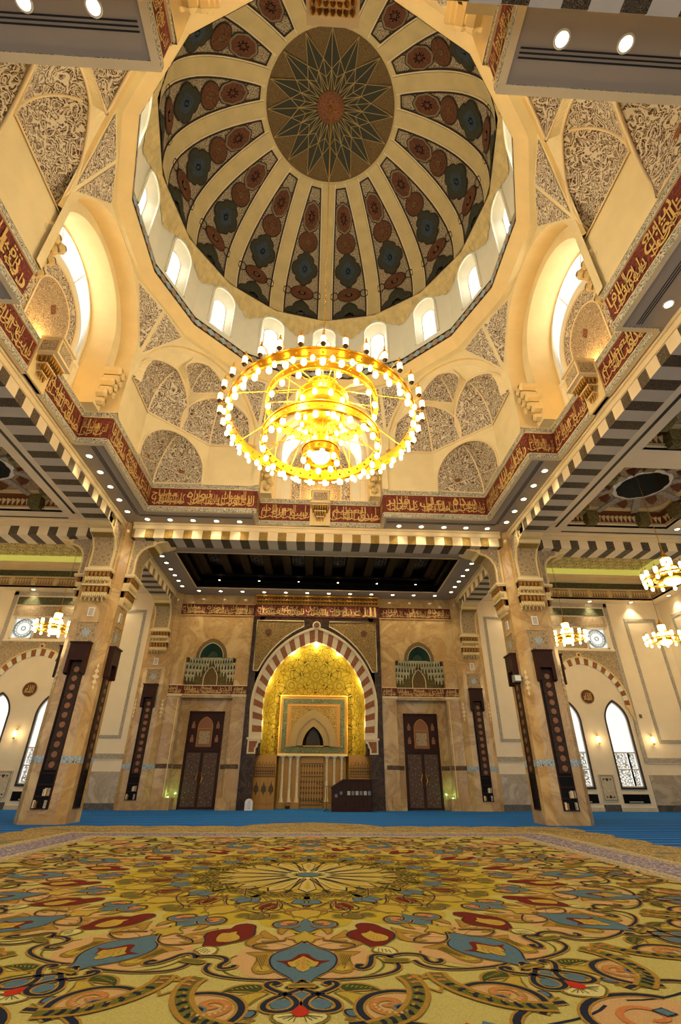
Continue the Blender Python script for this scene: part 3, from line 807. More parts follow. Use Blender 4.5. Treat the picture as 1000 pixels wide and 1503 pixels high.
        m.strip(res(lo, N), res(up, N), 'plaster')
        TS = TL if sw == 0 else TR
        m.strip(res(arch[n:], N), res([TS, TK], N), 'plaster')
        th = T3[:len(T3)//2+1] if sw == 0 else list(reversed(T3))[:len(T3)//2+1]
        rest = [fo.p(u, z, -.12) for u, z in half if abs(u) <= .95]
        m.strip(res(th, N), res([up[-1]]+rest, N), 'plaster')
        m.face([ap, up[-1], TS], 'plaster')
    ow = m.build('wall_corner_%s' % nm.replace(' ', '_'), label='cream %s corner wall under the dome with tiers of squinch niches' % nm, cat='wall', kind='structure')
    carve.build('carved_niches', parent=ow, label='arabesque carved stucco in the niches'); rims.build('niche_rims', parent=ow)
    m = MB()
    for z0 in (13.75,):
        for sw in (0, 1):
            def w(a, b, z): return Vector(c(a, b, z)) if sw == 0 else Vector(c(b, a, z))
            m.add([w(A-.04, 6.3+.16*cos(i*pi/4), 13.55+.16*sin(i*pi/4)) for i in range(8)], [tuple(range(8))], 'brown_medallion')
    m.build('rosettes', parent=ow)
    # carved spandrels at the two octagon vertices of this corner
    for sw in (0, 1):
        def w(a, b, z): return Vector(c(a, b, z)) if sw == 0 else Vector(c(b, a, z))
        tip = w(D8+.0, V8, 16.0); TLp = w(D8, 1.35, ZT); top = w(6.70, 2.78, ZT); TRp = w(D8-1.16, V8+1.16, ZT)
        cen = (tip+TLp+top+TRp)/4; inn = Vector((-ax[0], -ax[1], 0)).normalized()
        sp = MB(); cv = MB()
        for a_, b_ in ((TLp, top), (top, TRp)):
            sp.face([tip, a_, b_], 'plaster')
            g = (tip+a_+b_)/3; f = .84; off = inn*.02
            T = [g+(p-g)*f+off for p in (tip, a_, b_)]
            mid = (T[0]+T[1])/2*.0 + T[1].lerp(T[2], .5)*.0
            cv.face(T, 'carved_stucco')
        sp.build('spandrel', parent=ow); cv.build('spandrel_carving', parent=ow)

# ring under the drum: sixteen sides
def gon(R, z, n=16, k0=.5): return [Vector((-.05+R*sin(2*pi*(i+k0)/n), YC+R*cos(2*pi*(i+k0)/n), z)) for i in range(n+1)]
m = MB()
m.strip(gon(6.9, 18.87), gon(7.3, 18.42), 'plaster_warm')
m.strip(gon(7.3, 18.42), gon(8.4, 18.44), 'plaster')
m.strip(gon(6.9, 18.87), gon(6.96, 19.40), 'ring_brown')
m.strip(gon(6.96, 19.40), gon(7.22, 19.42), 'plaster_pale')
o = m.build('trim_ring', label='sixteen-sided ring with a blue and brown floral band at the foot of the drum', cat='ring moulding', kind='structure')
m = MB(); m.strip(gon(6.885, 18.86), gon(6.885, 18.91), 'pattern_dark'); m.strip(gon(6.93, 19.35), gon(6.935, 19.40), 'pattern_dark'); m.build('band_edges', parent=o)
m = MB()
ga, gb = gon(6.885, 18.90), gon(6.925, 19.36)
for k in range(16):
    n = 4
    for j in range(n):
        for half, mt in ((0, 'lozenge_blue'), (.5, 'lozenge_pink')):
            c0 = (j+.25+half)/n
            def pp(f, h): lo = ga[k].lerp(ga[k+1], f); hi = gb[k].lerp(gb[k+1], f); return lo.lerp(hi, h)
            w = .088
            m.face([pp(c0-w, .5), pp(c0-w*.5, .78), pp(c0-w*.25, .78), pp(c0, .97), pp(c0+w*.25, .78), pp(c0+w*.5, .78), pp(c0+w, .5), pp(c0+w*.5, .22), pp(c0+w*.25, .22), pp(c0, .03), pp(c0-w*.25, .22), pp(c0-w*.5, .22)], mt) if half == 0 else m.face([pp(c0-w, .5), pp(c0-w*.3, .9), pp(c0+w*.3, .9), pp(c0+w, .5), pp(c0+w*.3, .1), pp(c0-w*.3, .1)], mt)
m.build('lozenges', parent=o)
m = MB(); g1 = gon(7.2, 18.95)
sq = [Vector((-.05+9.3*max(-1, min(1, 1.42*sin(2*pi*(i+.5)/16))), YC+9.3*max(-1, min(1, 1.42*cos(2*pi*(i+.5)/16))), 18.95)) for i in range(17)]
m.strip(g1, sq, 'plaster'); m.build('light_stop_slab', kind='structure', label='roof slab around the drum', cat='roof')  # unseen slab added to stop sky light leaking in around the drum

# drum with sixteen windows
RD = 7.2
nwin = 5
for k in range(16):
    a = 2*pi*k/16; Nn = Vector((-sin(a), -cos(a), 0)); U = Vector((cos(a), -sin(a), 0)); ap_ = RD*cos(pi/16)
    fr = Fr(Vector((-.05, YC, 0))-Nn*ap_, U, Nn); h = RD*sin(pi/16)
    m = MB(); out = arch_round(.60, 20.0, 22.15, 12)
    m.archwall(fr, -h, h, 19.3, 24.2, out, 0, 'plaster_pale')
    m.strip([fr.p(u, z, 0) for u, z in out], [fr.p(u*.64, 20.42+(z-20.0)*.68, -.35) for u, z in out], 'plaster_pale', True)
    m.band(fr, out, arch_round(.69, 20.0, 22.15, 12), -.02, .07, ['plaster_pale'])
    inn = [(u*.64, 20.42+(z-20.0)*.68) for u, z in out]
    m.archwall(fr, -.62, .62, 19.8, 22.8, inn, -.36, 'plaster_pale')
    o = m.build('wall_drum_%d' % (k+1), label='white facet of the drum around %s window' % ('the '+ORD[k]), cat='wall', kind='structure')
    i2 = [(u*.58, 20.47+(z-20.0)*.65) for u, z in out]
    m = MB(); m.band(fr, i2, inn, -.42, -.34, ['frame_white'])
    w_ = m.build('window_%d' % nwin, label='small round-headed drum window, %s clockwise from the far one' % ORD[k], cat='window', kind='structure'); nwin += 1
    m = MB(); m.face([fr.p(u, z, -.4) for u, z in inn], 'glass'); m.build('glass', parent=w_)

# ---- dome
PROF = [(23.2, 6.75), (23.7, 6.81), (24.3, 6.85), (24.8, 6.84), (25.3, 6.77), (25.8, 6.66), (26.3, 6.48), (26.8, 6.25), (27.3, 5.96), (27.8, 5.6), (28.3, 5.15), (28.8, 4.6), (29.2, 4.06), (29.5, 3.6), (29.72, 3.16)]
ARC = [0.]
for (z0, r0), (z1, r1) in zip(PROF[:-1], PROF[1:]): ARC.append(ARC[-1]+math.hypot(z1-z0, r1-r0))
def prof(s):
    s = max(0, min(ARC[-1], s)); j = 0
    while j < len(ARC)-2 and ARC[j+1] < s: j += 1
    t = (s-ARC[j])/(ARC[j+1]-ARC[j]); a, b = PROF[j], PROF[j+1]
    return a[0]+(b[0]-a[0])*t, a[1]+(b[1]-a[1])*t
def gore(a, x, s, off=0.):      # a azimuth, x tangential metres, s arc length from the foot ; off towards the inside
    z, r = prof(s); z2, r2 = prof(s+.02); z1, r1 = prof(s-.02)
    tz, tr = z2-z1, r2-r1; L = math.hypot(tz, tr); nr, nz = -tz/L, tr/L
    r += nr*off; z += nz*off
    return Vector((-.05+r*sin(a)+x*cos(a), YC+r*cos(a)-x*sin(a), z))
m = MB(); T_ = math.tan(pi/16); RIB = .36
for k in range(16):
    a = 2*pi*(k+.5)/16
    rows_l, rows_r, pl, pr = [], [], [], []
    for i, s in enumerate(ARC):
        w = PROF[i][1]*T_
        rows_l.append(gore(a, -w, s)); pl.append(gore(a, -w+RIB, s)); pr.append(gore(a, w-RIB, s)); rows_r.append(gore(a, w, s))
    m.strip(rows_l, pl, 'dome_cream', False); m.strip(pr, rows_r, 'dome_cream', False)
    m.strip(pl, pr, 'pattern_speckle', True)
dome = m.build('ceiling_dome', label='high ribbed dome with sixteen painted panels', cat='dome', kind='structure')
m = MB()
for k in range(16):            # ribs stand proud
    a = 2*pi*k/16
    L = []; R = []; Li = []; Ri = []
    for i, s in enumerate(ARC):
        q = 1/cos(pi/16)
        def g(x, off):
            z, r = prof(s); r = r*q; return gore(a, x, s, off) + Vector((sin(a)*(r-prof(s)[1]), cos(a)*(r-prof(s)[1]), 0))
        L.append(g(-RIB*.86, .10)); R.append(g(RIB*.86, .10)); Li.append(g(-RIB*.98, -.05)); Ri.append(g(RIB*.98, -.05))
    m.strip(L, R, 'dome_cream', True); m.strip(L, Li, 'dome_cream'); m.strip(R, Ri, 'dome_cream')
m.build('ribs', parent=dome, label='cream ribs')
def inlay(m, a, cx, cs, pts, mat, off):
    """star-shaped outline laid on the gore, centre first"""
    n = len(pts); P = [gore(a, cx, cs, off)]
    for f in (.33, .67, 1.): P += [gore(a, cx+x*f, cs+y*f, off) for x, y in pts]
    F = [(0, 1+i, 1+(i+1) % n) for i in range(n)]
    for r in range(2): F += [(1+r*n+i, 1+r*n+(i+1) % n, 1+(r+1)*n+(i+1) % n, 1+(r+1)*n+i) for i in range(n)]
    m.add(P, F, mat, True)
def lob(rx, ry, n, amp, ph=0., N=40, pw=2.): return [((rx*cos(t))*(1+amp*abs(cos(n*t/2+ph))-amp*.5), (ry*sin(t))*(1+amp*abs(cos(n*t/2+ph))-amp*.5)) for t in [2*pi*i/N for i in range(N)]]
def sc(pts, f): return [(x*f, y*f) for x, y in pts]
def stroke(m, a, line, w, mat, off):
    Lp = []; Rp = []
    for i, (x, s) in enumerate(line):
        x0, s0 = line[max(0, i-1)]; x1, s1 = line[min(len(line)-1, i+1)]; d = math.hypot(x1-x0, s1-s0) or 1; nx, ns = -(s1-s0)/d*w/2, (x1-x0)/d*w/2
        Lp.append(gore(a, x+nx, s+ns, off)); Rp.append(gore(a, x-nx, s-ns, off))
    m.strip(Lp, Rp, mat, True)
TOP = ARC[-1]
for k in range(16):
    a = 2*pi*(k+.5)/16
    m = MB()
    def W(s): return prof(s)[1]*T_-RIB
    NS = 30
    smax = TOP-.30
    for sg in (-1, 1): stroke(m, a, [(sg*(W(.08+(smax-.08)*i/NS)-.075), .08+(smax-.08)*i/NS) for i in range(NS+1)], .09, 'pattern_dark', .035)
    for sg in (-1, 1): stroke(m, a, [(sg*(W(TOP*i/NS)-.01), TOP*i/NS) for i in range(NS+1)], .06, 'moulding', .04)
    stroke(m, a, [(-W(.05), .05), (0, .05), (W(.05), .05)], .09, 'pattern_dark', .036); stroke(m, a, [(-W(smax), smax), (0, smax), (W(smax), smax)], .08, 'pattern_dark', .036)
    stroke(m, a, [(-W(smax), smax+.15), (0, smax+.15), (W(smax), smax+.15)], .22, 'dome_cream', .037)
    # bottom half cartouche
    hq = [(.90, 0), (.86, .2), (.74, .42), (.58, .56), (.46, .60), (.42, .82), (.30, 1.02), (.14, 1.14), (0, 1.24)]; hbb = hq + [(-x, y) for x, y in reversed(hq[:-1])]
    inlay(m, a, 0, .12, [(x*1.04, y*1.07) for x, y in hbb], 'pattern_dark', .04); inlay(m, a, 0, .12, sc(hbb, .95), 'cart_green', .05)
    # lens
    c2 = 1.95; L2 = lob(.60, .46, 2, .0)
    inlay(m, a, 0, c2, sc(L2, 1.1), 'pattern_dark', .05); inlay(m, a, 0, c2, L2, 'disc_red', .06); inlay(m, a, 0, c2, lob(.12, .12, 2, 0, N=12), 'star_gold', .075)
    for sg in (-1, 1):
        stroke(m, a, [(sg*(.84+.22*cos(t)), c2+.02+.26*sin(t)) for t in [2*pi*i/14 for i in range(15)]], .06, 'pattern_dark', .042)
    # blue lobed cartouche
    c3 = 3.5; H3 = [(0, .98), (.13, .93), (.21, .80), (.35, .72), (.45, .58), (.44, .44), (.60, .32), (.68, .12), (.68, -.12), (.60, -.32), (.44, -.44), (.45, -.58), (.35, -.72), (.21, -.80), (.13, -.93), (0, -.98)]; L3 = H3 + [(-x, y) for x, y in reversed(H3[1:-1])]
    inlay(m, a, 0, c3, sc(L3, 1.09), 'pattern_dark', .05); inlay(m, a, 0, c3, L3, 'cart_green', .06); inlay(m, a, 0, c3, sc(L3, .55), 'cart_blue', .07)
    # brown disc
    c4 = 5.03; L4 = lob(.50, .52, 2, 0)
    inlay(m, a, 0, c4, sc(L4, 1.1), 'pattern_dark', .05); inlay(m, a, 0, c4, L4, 'disc_brown', .06); inlay(m, a, 0, c4, sc(L4, .72), 'disc_red', .066); inlay(m, a, 0, c4, sc(L4, .6), 'disc_brown', .072); inlay(m, a, 0, c4, sc(L4, .22), 'star_gold', .08)
    # pointed red medallion with a pale rim
    c5 = 6.3; L5 = [(.36*cos(t)*(1+.10*abs(cos(4*t))), .62*sin(t)*(1+.10*abs(cos(4*t)))) for t in [2*pi*i/40 for i in range(40)]]
    inlay(m, a, 0, c5, sc(L5, 1.24), 'pattern_dark', .045); inlay(m, a, 0, c5, sc(L5, 1.15), 'pattern_ground', .055); inlay(m, a, 0, c5, L5, 'disc_red', .066)
    for sg in (-1, 1): stroke(m, a, [(sg*.05, 6.6), (sg*.2, 6.85), (sg*.32, 7.1), (sg*W(7.3)*.8, 7.4)], .05, 'pattern_dark', .045)
    m.build('painted_panel', parent=dome)
# scalloped pendants between the drum windows
m = MB()
for k in range(16):
    n = 28; topr, low, mid = [], [], []
    for i in range(n+1):
        f = (i/n)*2-1; a = 2*pi*(k+.5+f*.5)/16; da = abs(f)*pi/16
        rt = 6.75/cos(da) if True else 0; rl = RD*cos(pi/16)/cos(pi/16-da)
        q = abs(f); lz = 22.15 + 1.0*q**1.1 - .17*abs(sin(q*4.5*pi)) 
        if q > .9: lz = 23.02
        topr.append(Vector((-.05+rt*sin(a), YC+rt*cos(a), 23.2))); low.append(Vector((-.05+(rl-.03)*sin(a), YC+(rl-.03)*cos(a), lz)))
        low2 = low[-1]
    m.sheet([topr, [a_.lerp(b_, .5)+Vector((0, 0, .06)) for a_, b_ in zip(topr, low)], low], 'cornice_tan', False)
m.build('scalloped_pendants', parent=dome, label='tan scalloped edge above the windows')
# star medallion at the crown
m = MB(); cz = 29.72; cx = -.05
def sp(r, a, z): return Vector((cx+r*sin(a), YC+r*cos(a), z))
n = 32
m.add([Vector((cx, YC, 30.45))]+[sp(3.2, 2*pi*i/32, cz+.02) for i in range(32)], [(0, 1+i, 1+(i+1) % 32) for i in range(32)], 'star_gold')
star = m.build('crown_medallion', parent=dome, label='gold crown medallion with a dark sixteen-pointed star')
def cone(r): return 30.45-(30.45-cz)*r/3.2
m = MB(); ln = MB()
def line(p, q, w=.028):
    d = (q-p).normalized(); s_ = d.cross(Vector((0, 0, 1))).normalized()*w/2; u = Vector((0, 0, -.03)); ln.face([p+s_+u, q+s_+u, q-s_+u, p-s_+u], 'star_line')
for k in range(16):
    a = 2*pi*k/16; h = pi/16
    P = lambda r, b, e=.03: sp(r, b, cone(r)-e)
    c0 = P(.05, a); t1 = P(3.05, a); n1 = P(1.98, a+h); n2 = P(1.98, a-h); m.face([c0, n2, t1, n1], 'star_green')
    line(t1, n1); line(t1, n2); line(P(.6, a), t1); line(P(.6, a+h), P(1.98, a+h)); i0 = P(1.25, a+h); line(i0, P(1.55, a), .025); line(i0, P(1.55, a+2*h), .025);
    i1 = P(1.55, a); line(i1, n1, .03); line(i1, n2, .03); line(P(.7, a+h), i1, .025); line(P(.7, a-h), i1, .025)
    line(P(3.18, a-h), P(3.18, a+h), .05) if False else None
rg = MB(); rg.tube([sp(3.17, 2*pi*i/64, cz-.0) for i in range(65)], .07, 6, 'dome_cream'); rg.build('rim', parent=star)
m.build('star', parent=star); ln.build('star_lines', parent=star)
m = MB(); m.lathe((cx, YC, 30.25), [(.68, .0), (.66, -.05), (.3, -.07), (.001, -.08)], 32, 'brown_medallion'); m.lathe((cx, YC, 30.2), [(.08, 0), (.1, -.08), (.05, -.15), (.001, -.18)], 12, 'gold'); m.build('centre_rose', parent=star)
# ------------------------------------------------------------------ helpers for stalactite work
def muq_row(m, fr, u0, u1, z0, z1, d0, d1, n, cream='plaster_warm', gold='muq_gold', dark='muq_brown'):
    """one tier: a slab, a row of gilt niches and a fringe of pendants"""
    H = z1-z0
    m.fbox(fr, u0-.05, u1+.05, z1-.12*H, z1, d0, d1+.05, cream)
    m.fbox(fr, u0, u1, z0+.45*H, z1-.12*H, d0, d1-.1, dark)
    w = (u1-u0)/n
    for i in range(n):
        a = u0+w*i; c = a+w/2
        m.fbox(fr, c-w*.32, c+w*.32, z0+.62*H, z1-.14*H, d1-.1, d1-.02, gold)
        m.prism(fr, [(c-w*.32, z0+.62*H), (c+w*.32, z0+.62*H), (c, z0+.42*H)], d1-.1, d1-.04, gold)
        m.prism(fr, [(a+w*.02, z0+.5*H), (a+w*.98, z0+.5*H), (a+w*.98, z0+.3*H), (a+w*.74, z0+.12*H), (a+w*.62, z0+.22*H), (c, z0+.36*H), (a+w*.38, z0+.22*H), (a+w*.26, z0+.12*H), (a+w*.02, z0+.3*H)], d0, d1-.05, cream)
        m.prism(fr, [(a-w*.16, z0+.16*H), (a+w*.16, z0+.16*H), (a, z0-.08*H)], d0, d1-.1, cream)

# ------------------------------------------------------------------ pillars
BR = [(.14, 9.05), (.30, 9.08), (.34, 9.2), (.32, 9.7), (.36, 10.0), (.50, 10.25), (.72, 10.42), (.98, 10.5), (1.06, 10.62), (1.28, 10.66), (1.5, 10.74), (1.62, 10.80), (1.62, 11.17)]
def bracket(fr, name_parent, wide=.482):
    """curved bracket carrying a beam, fr at the middle of the pillar face"""
    m = MB(); w = wide
    body = [(0., 9.05)]+BR+[(0., 11.17)]
    sf = Fr(fr.p(0, 0, 0), fr.N, fr.U); sb = Fr(fr.p(0, 0, 0), fr.N, -fr.U)
    for f_ in (sf, sb): f_.p_ = None
    m.prism(sf, body, -w, w, 'plaster_warm', 'plaster_warm', back=True)
    o = m.build('bracket', parent=name_parent)
    # carved sides
    m = MB(); inner = [(.10, 9.15)]+[(x-.07, z+.05) for x, z in BR[1:8]]+[(.9, 10.62), (.9, 11.1), (.10, 11.1)]
    m.prism(sf, inner, w, w+.012, 'carved_fine'); m.prism(sb, inner, w, w+.012, 'carved_fine')
    # carved belly and dark inset near the beam
    P = BR[2:7]; m.strip([fr.p(-w*.84, z, x+.012) for x, z in P], [fr.p(w*.84, z, x+.012) for x, z in P], 'star_tile')
    m.strip([fr.p(-w*.9, z-.014, x) for x, z in ((.62, 10.37), (.96, 10.48))], [fr.p(w*.9, z-.014, x) for x, z in ((.62, 10.37), (.96, 10.48))], 'voussoir_olive')
    for q in (sf, sb): m.prism(q, [(1.0, 10.72), (1.0, 11.12), (1.5, 11.12), (1.5, 10.98), (1.14, 10.98), (1.14, 10.72)], w, w+.014, 'olive_carved')
    m.build('bracket_carving', parent=o)
    return o
def pillar_face(fr, root, books, w=.62):
    """book niche, pierced screen, hood, tile panel, loudspeaker and stalactites on one face; fr at the face"""
    m = MB()       # niche lining
    m.fbox(fr, -.29, .29, .44, 6.0, .002, .012, 'wood_black')
    for u in (-.29, .25): m.fbox(fr, u, u+.04, .44, 5.2, .0, .03, 'wood_dark')
    for z in (.44, .80, 1.16, 1.5): m.fbox(fr, -.29, .29, z, z+.035, 0, .04, 'wood_dark')
    case = m.build('bookcase', parent=root)
    m = MB(); m.fbox(fr, -.19, .25, 1.62, 5.3, .012, .03, 'wood_lattice')
    for j in range(11):
        z = 1.78+j*.325
        P = [(.04+.105*cos(2*pi*i/12), z+.105*sin(2*pi*i/12)) for i in range(12)]; m.prism(fr, P, .03, .05, 'bronze_disc')
    m.build('screen', parent=root, label='pierced dark screen with a column of copper discs')
    m = MB()
    hood = [(-.37, 6.02), (-.37, 4.86), (-.33, 4.82), (-.30, 4.9), (-.24, 4.86), (-.24, 5.35), (.24, 5.35), (.24, 4.86), (.30, 4.9), (.33, 4.82), (.37, 4.86), (.37, 6.02)]
    m.prism(fr, hood, 0, .22, 'wood_dark'); m.fbox(fr, -.40, .40, 6.0, 6.06, 0, .26, 'wood_dark')
    m.build('hood', parent=root, label='dark wooden hood')
    m = MB(); m.fbox(fr, -.38, .38, 6.06, 6.9, 0, .02, 'star_tile'); m.fbox(fr, -.41, .41, 6.88, 6.93, 0, .05, 'marble_beige')
    st_ = [(.22*(1 if i % 2 else .5)*cos(pi*i/8), 6.46+.22*(1 if i % 2 else .5)*sin(pi*i/8)) for i in range(16)]; m.prism(fr, st_, .02, .028, 'blue_tile'); m.build('tile_panel', parent=root)
    m = MB(); m.fbox(fr, -.13, .13, 7.12, 7.5, 0, .04, 'frame_white'); m.fbox(fr, -.09, .09, 7.16, 7.46, .04, .05, 'voussoir_light'); m.build('loudspeaker', parent=root, label='small white wall loudspeaker')
    m = MB(); muq_row(m, fr, -.50, .50, 7.78, 8.42, 0, .26, 6); muq_row(m, fr, -.50, .50, 8.48, 9.02, 0, .34, 6)
    m.fbox(fr, -.5, .5, 7.98, 9.02, -.05, .12, 'plaster_warm'); m.fbox(fr, -.55, .55, 9.0, 9.1, 0, .42, 'moulding')
    m.build('stalactites', parent=root, label='two tiers of cream and gilt stalactites')
plain('bronze_disc', '#8A5A3C', .4, .3)
def pillar(cx, y0, y1, lab, faces):
    x0, x1 = cx-.86, cx+.86; ch = .26
    root = thing('pillar', lab, 'pillar', (cx, (y0+y1)/2, 0))
    m = MB()
    plan = [(x0+ch, y0), (x1-ch, y0), (x1, y0+ch), (x1, y1-ch), (x1-ch, y1), (x0+ch, y1), (x0, y1-ch), (x0, y0+ch)]
    n = len(plan)
    for z0, z1, g in ((0, 5.6, 0), (5.6, ZS, 0)):
        m.add([(x, y, z0) for x, y in plan]+[(x, y, z1) for x, y in plan], [(i, (i+1) % n, n+(i+1) % n, n+i) for i in range(n)], 'marble_beige')
    # lower shaft is a little wider, with carved stops at the corners
    for (a, b) in ((x0, y0), (x1, y0), (x1, y1), (x0, y1)):
        sx = 1 if a == x1 else -1; sy = 1 if b == y1 else -1
        m.add([(a, b-sy*ch, 0), (a, b, 0), (a-sx*ch, b, 0), (a, b-sy*ch, 4.3), (a-sx*.1, b-sy*.1, 4.3), (a-sx*ch, b, 4.3), (a-sx*ch/2, b-sy*ch/2, 4.9)], [], 'marble_beige')
        f_ = Fr((a-sx*ch/2, b-sy*ch/2, 0), (sy, -sx, 0), (sx, sy, 0))
        for q in range(5): z = 4.4+q*.2; w = [.05, .1, .14, .09, .05][q]; m.prism(f_, [(-w, z), (0, z-.09), (w, z), (0, z+.12)], 0, .025, 'moulding')
    m.build('shaft', parent=root)
    m = MB(); b = .004
    m.add([(x+(b if x > cx else -b), y+(b if y > (y0+y1)/2 else -b), z) for z in (1.84, 2.07) for x, y in plan], [(i, (i+1) % n, n+(i+1) % n, n+i) for i in range(n)], 'blue_tile')
    m.build('tile_band', parent=root, label='blue and white tile band')
    for k in faces:
        fr = {'front': Fr((cx, y0, 0), (1, 0, 0), (0, -1, 0)), 'right': Fr((x1, (y0+y1)/2, 0), (0, 1, 0), (1, 0, 0)), 'left': Fr((x0, (y0+y1)/2, 0), (0, -1, 0), (-1, 0, 0)), 'back': Fr((cx, y1, 0), (-1, 0, 0), (0, 1, 0))}[k]
        if k != 'back': pillar_face(fr, root, True)
        bracket(fr, root)
    return root
pillar(-9.22, 19.65, 21.35, 'tall beige marble pillar at the left, nearer the camera', ['front', 'right', 'left', 'back'])
pillar(9.22, 19.65, 21.35, 'tall beige marble pillar at the right, nearer the camera', ['front', 'right', 'left', 'back'])
pillar(-9.22, 28.95, 30.4, 'beige marble pillar against the prayer wall, left of the left door', ['front'])
pillar(9.22, 28.95, 30.4, 'beige marble pillar against the prayer wall, right of the right door', ['front'])
for s, nm in ((-1, 'left'), (1, 'right')):
    root = thing('pillar', 'marble pillar behind the camera on the %s, carrying the near beam' % nm, 'pillar', (s*9.22, 1.5, 0))
    m = MB(); m.box((s*9.22-.86, .6, 0), (s*9.22+.86, 2.3, ZS), 'marble_beige'); m.build('shaft', parent=root)

# books in the pillar niches
def book(loc, w, h, mat, lab, grp, d=.16, horiz=False):
    m = MB(); x, y, z = loc
    m.box((0, 0, 0), (w, d, h), mat); m.box((.004, -.002, .006), (w-.004, .02, h-.006), 'marble_white') if False else None
    return m.build('book', label=lab, cat='book', group=grp, loc=None)
def put_books(cx, y, who, inner=None):
    for sh, (z, n, wid) in enumerate(((.838, 4, 'middle'), (.478, 3, 'lower'))):
        for i in range(n):
            m = MB(); w = .035+.012*((i*7+sh*3) % 3); h = .2+.03*((i+sh) % 2); u = (.02+i*.055) if n == 4 else (-.22+i*.06+(.25 if i == 2 else 0))
            m.box((cx+u, y-.115, z), (cx+u+w, y-.012, z+h), ['marble_white', 'wall_white', 'gold_wood', 'trim_grey'][(i+sh) % 4])
            m.build('book', label='pale books standing on the %s shelf of the %s' % (wid, who), cat='book', group='books on the %s shelf of the %s' % (wid, who))
put_books(-9.22, 19.65, 'left near pillar'); put_books(9.22, 19.65, 'right near pillar')
put_books(-9.22, 28.95, 'left pillar at the prayer wall'); put_books(9.22, 28.95, 'right pillar at the prayer wall')

# security floodlight on the right pillar
root = thing('floodlight', 'small grey floodlight clamped to the right near pillar at hood height', 'floodlight', (8.2, 19.9, 4.95))
m = MB(); m.tube([(8.38, 19.9, 5.0), (8.12, 19.8, 5.0)], .03, 8, 'grey_metal'); m.build('arm', parent=root)
m = MB(); m.box((7.92, 19.6, 4.82), (8.2, 19.85, 5.08), 'grey_metal'); m.box((7.94, 19.585, 4.85), (8.18, 19.6, 5.05), 'frame_white'); m.build('lamp_head', parent=root)

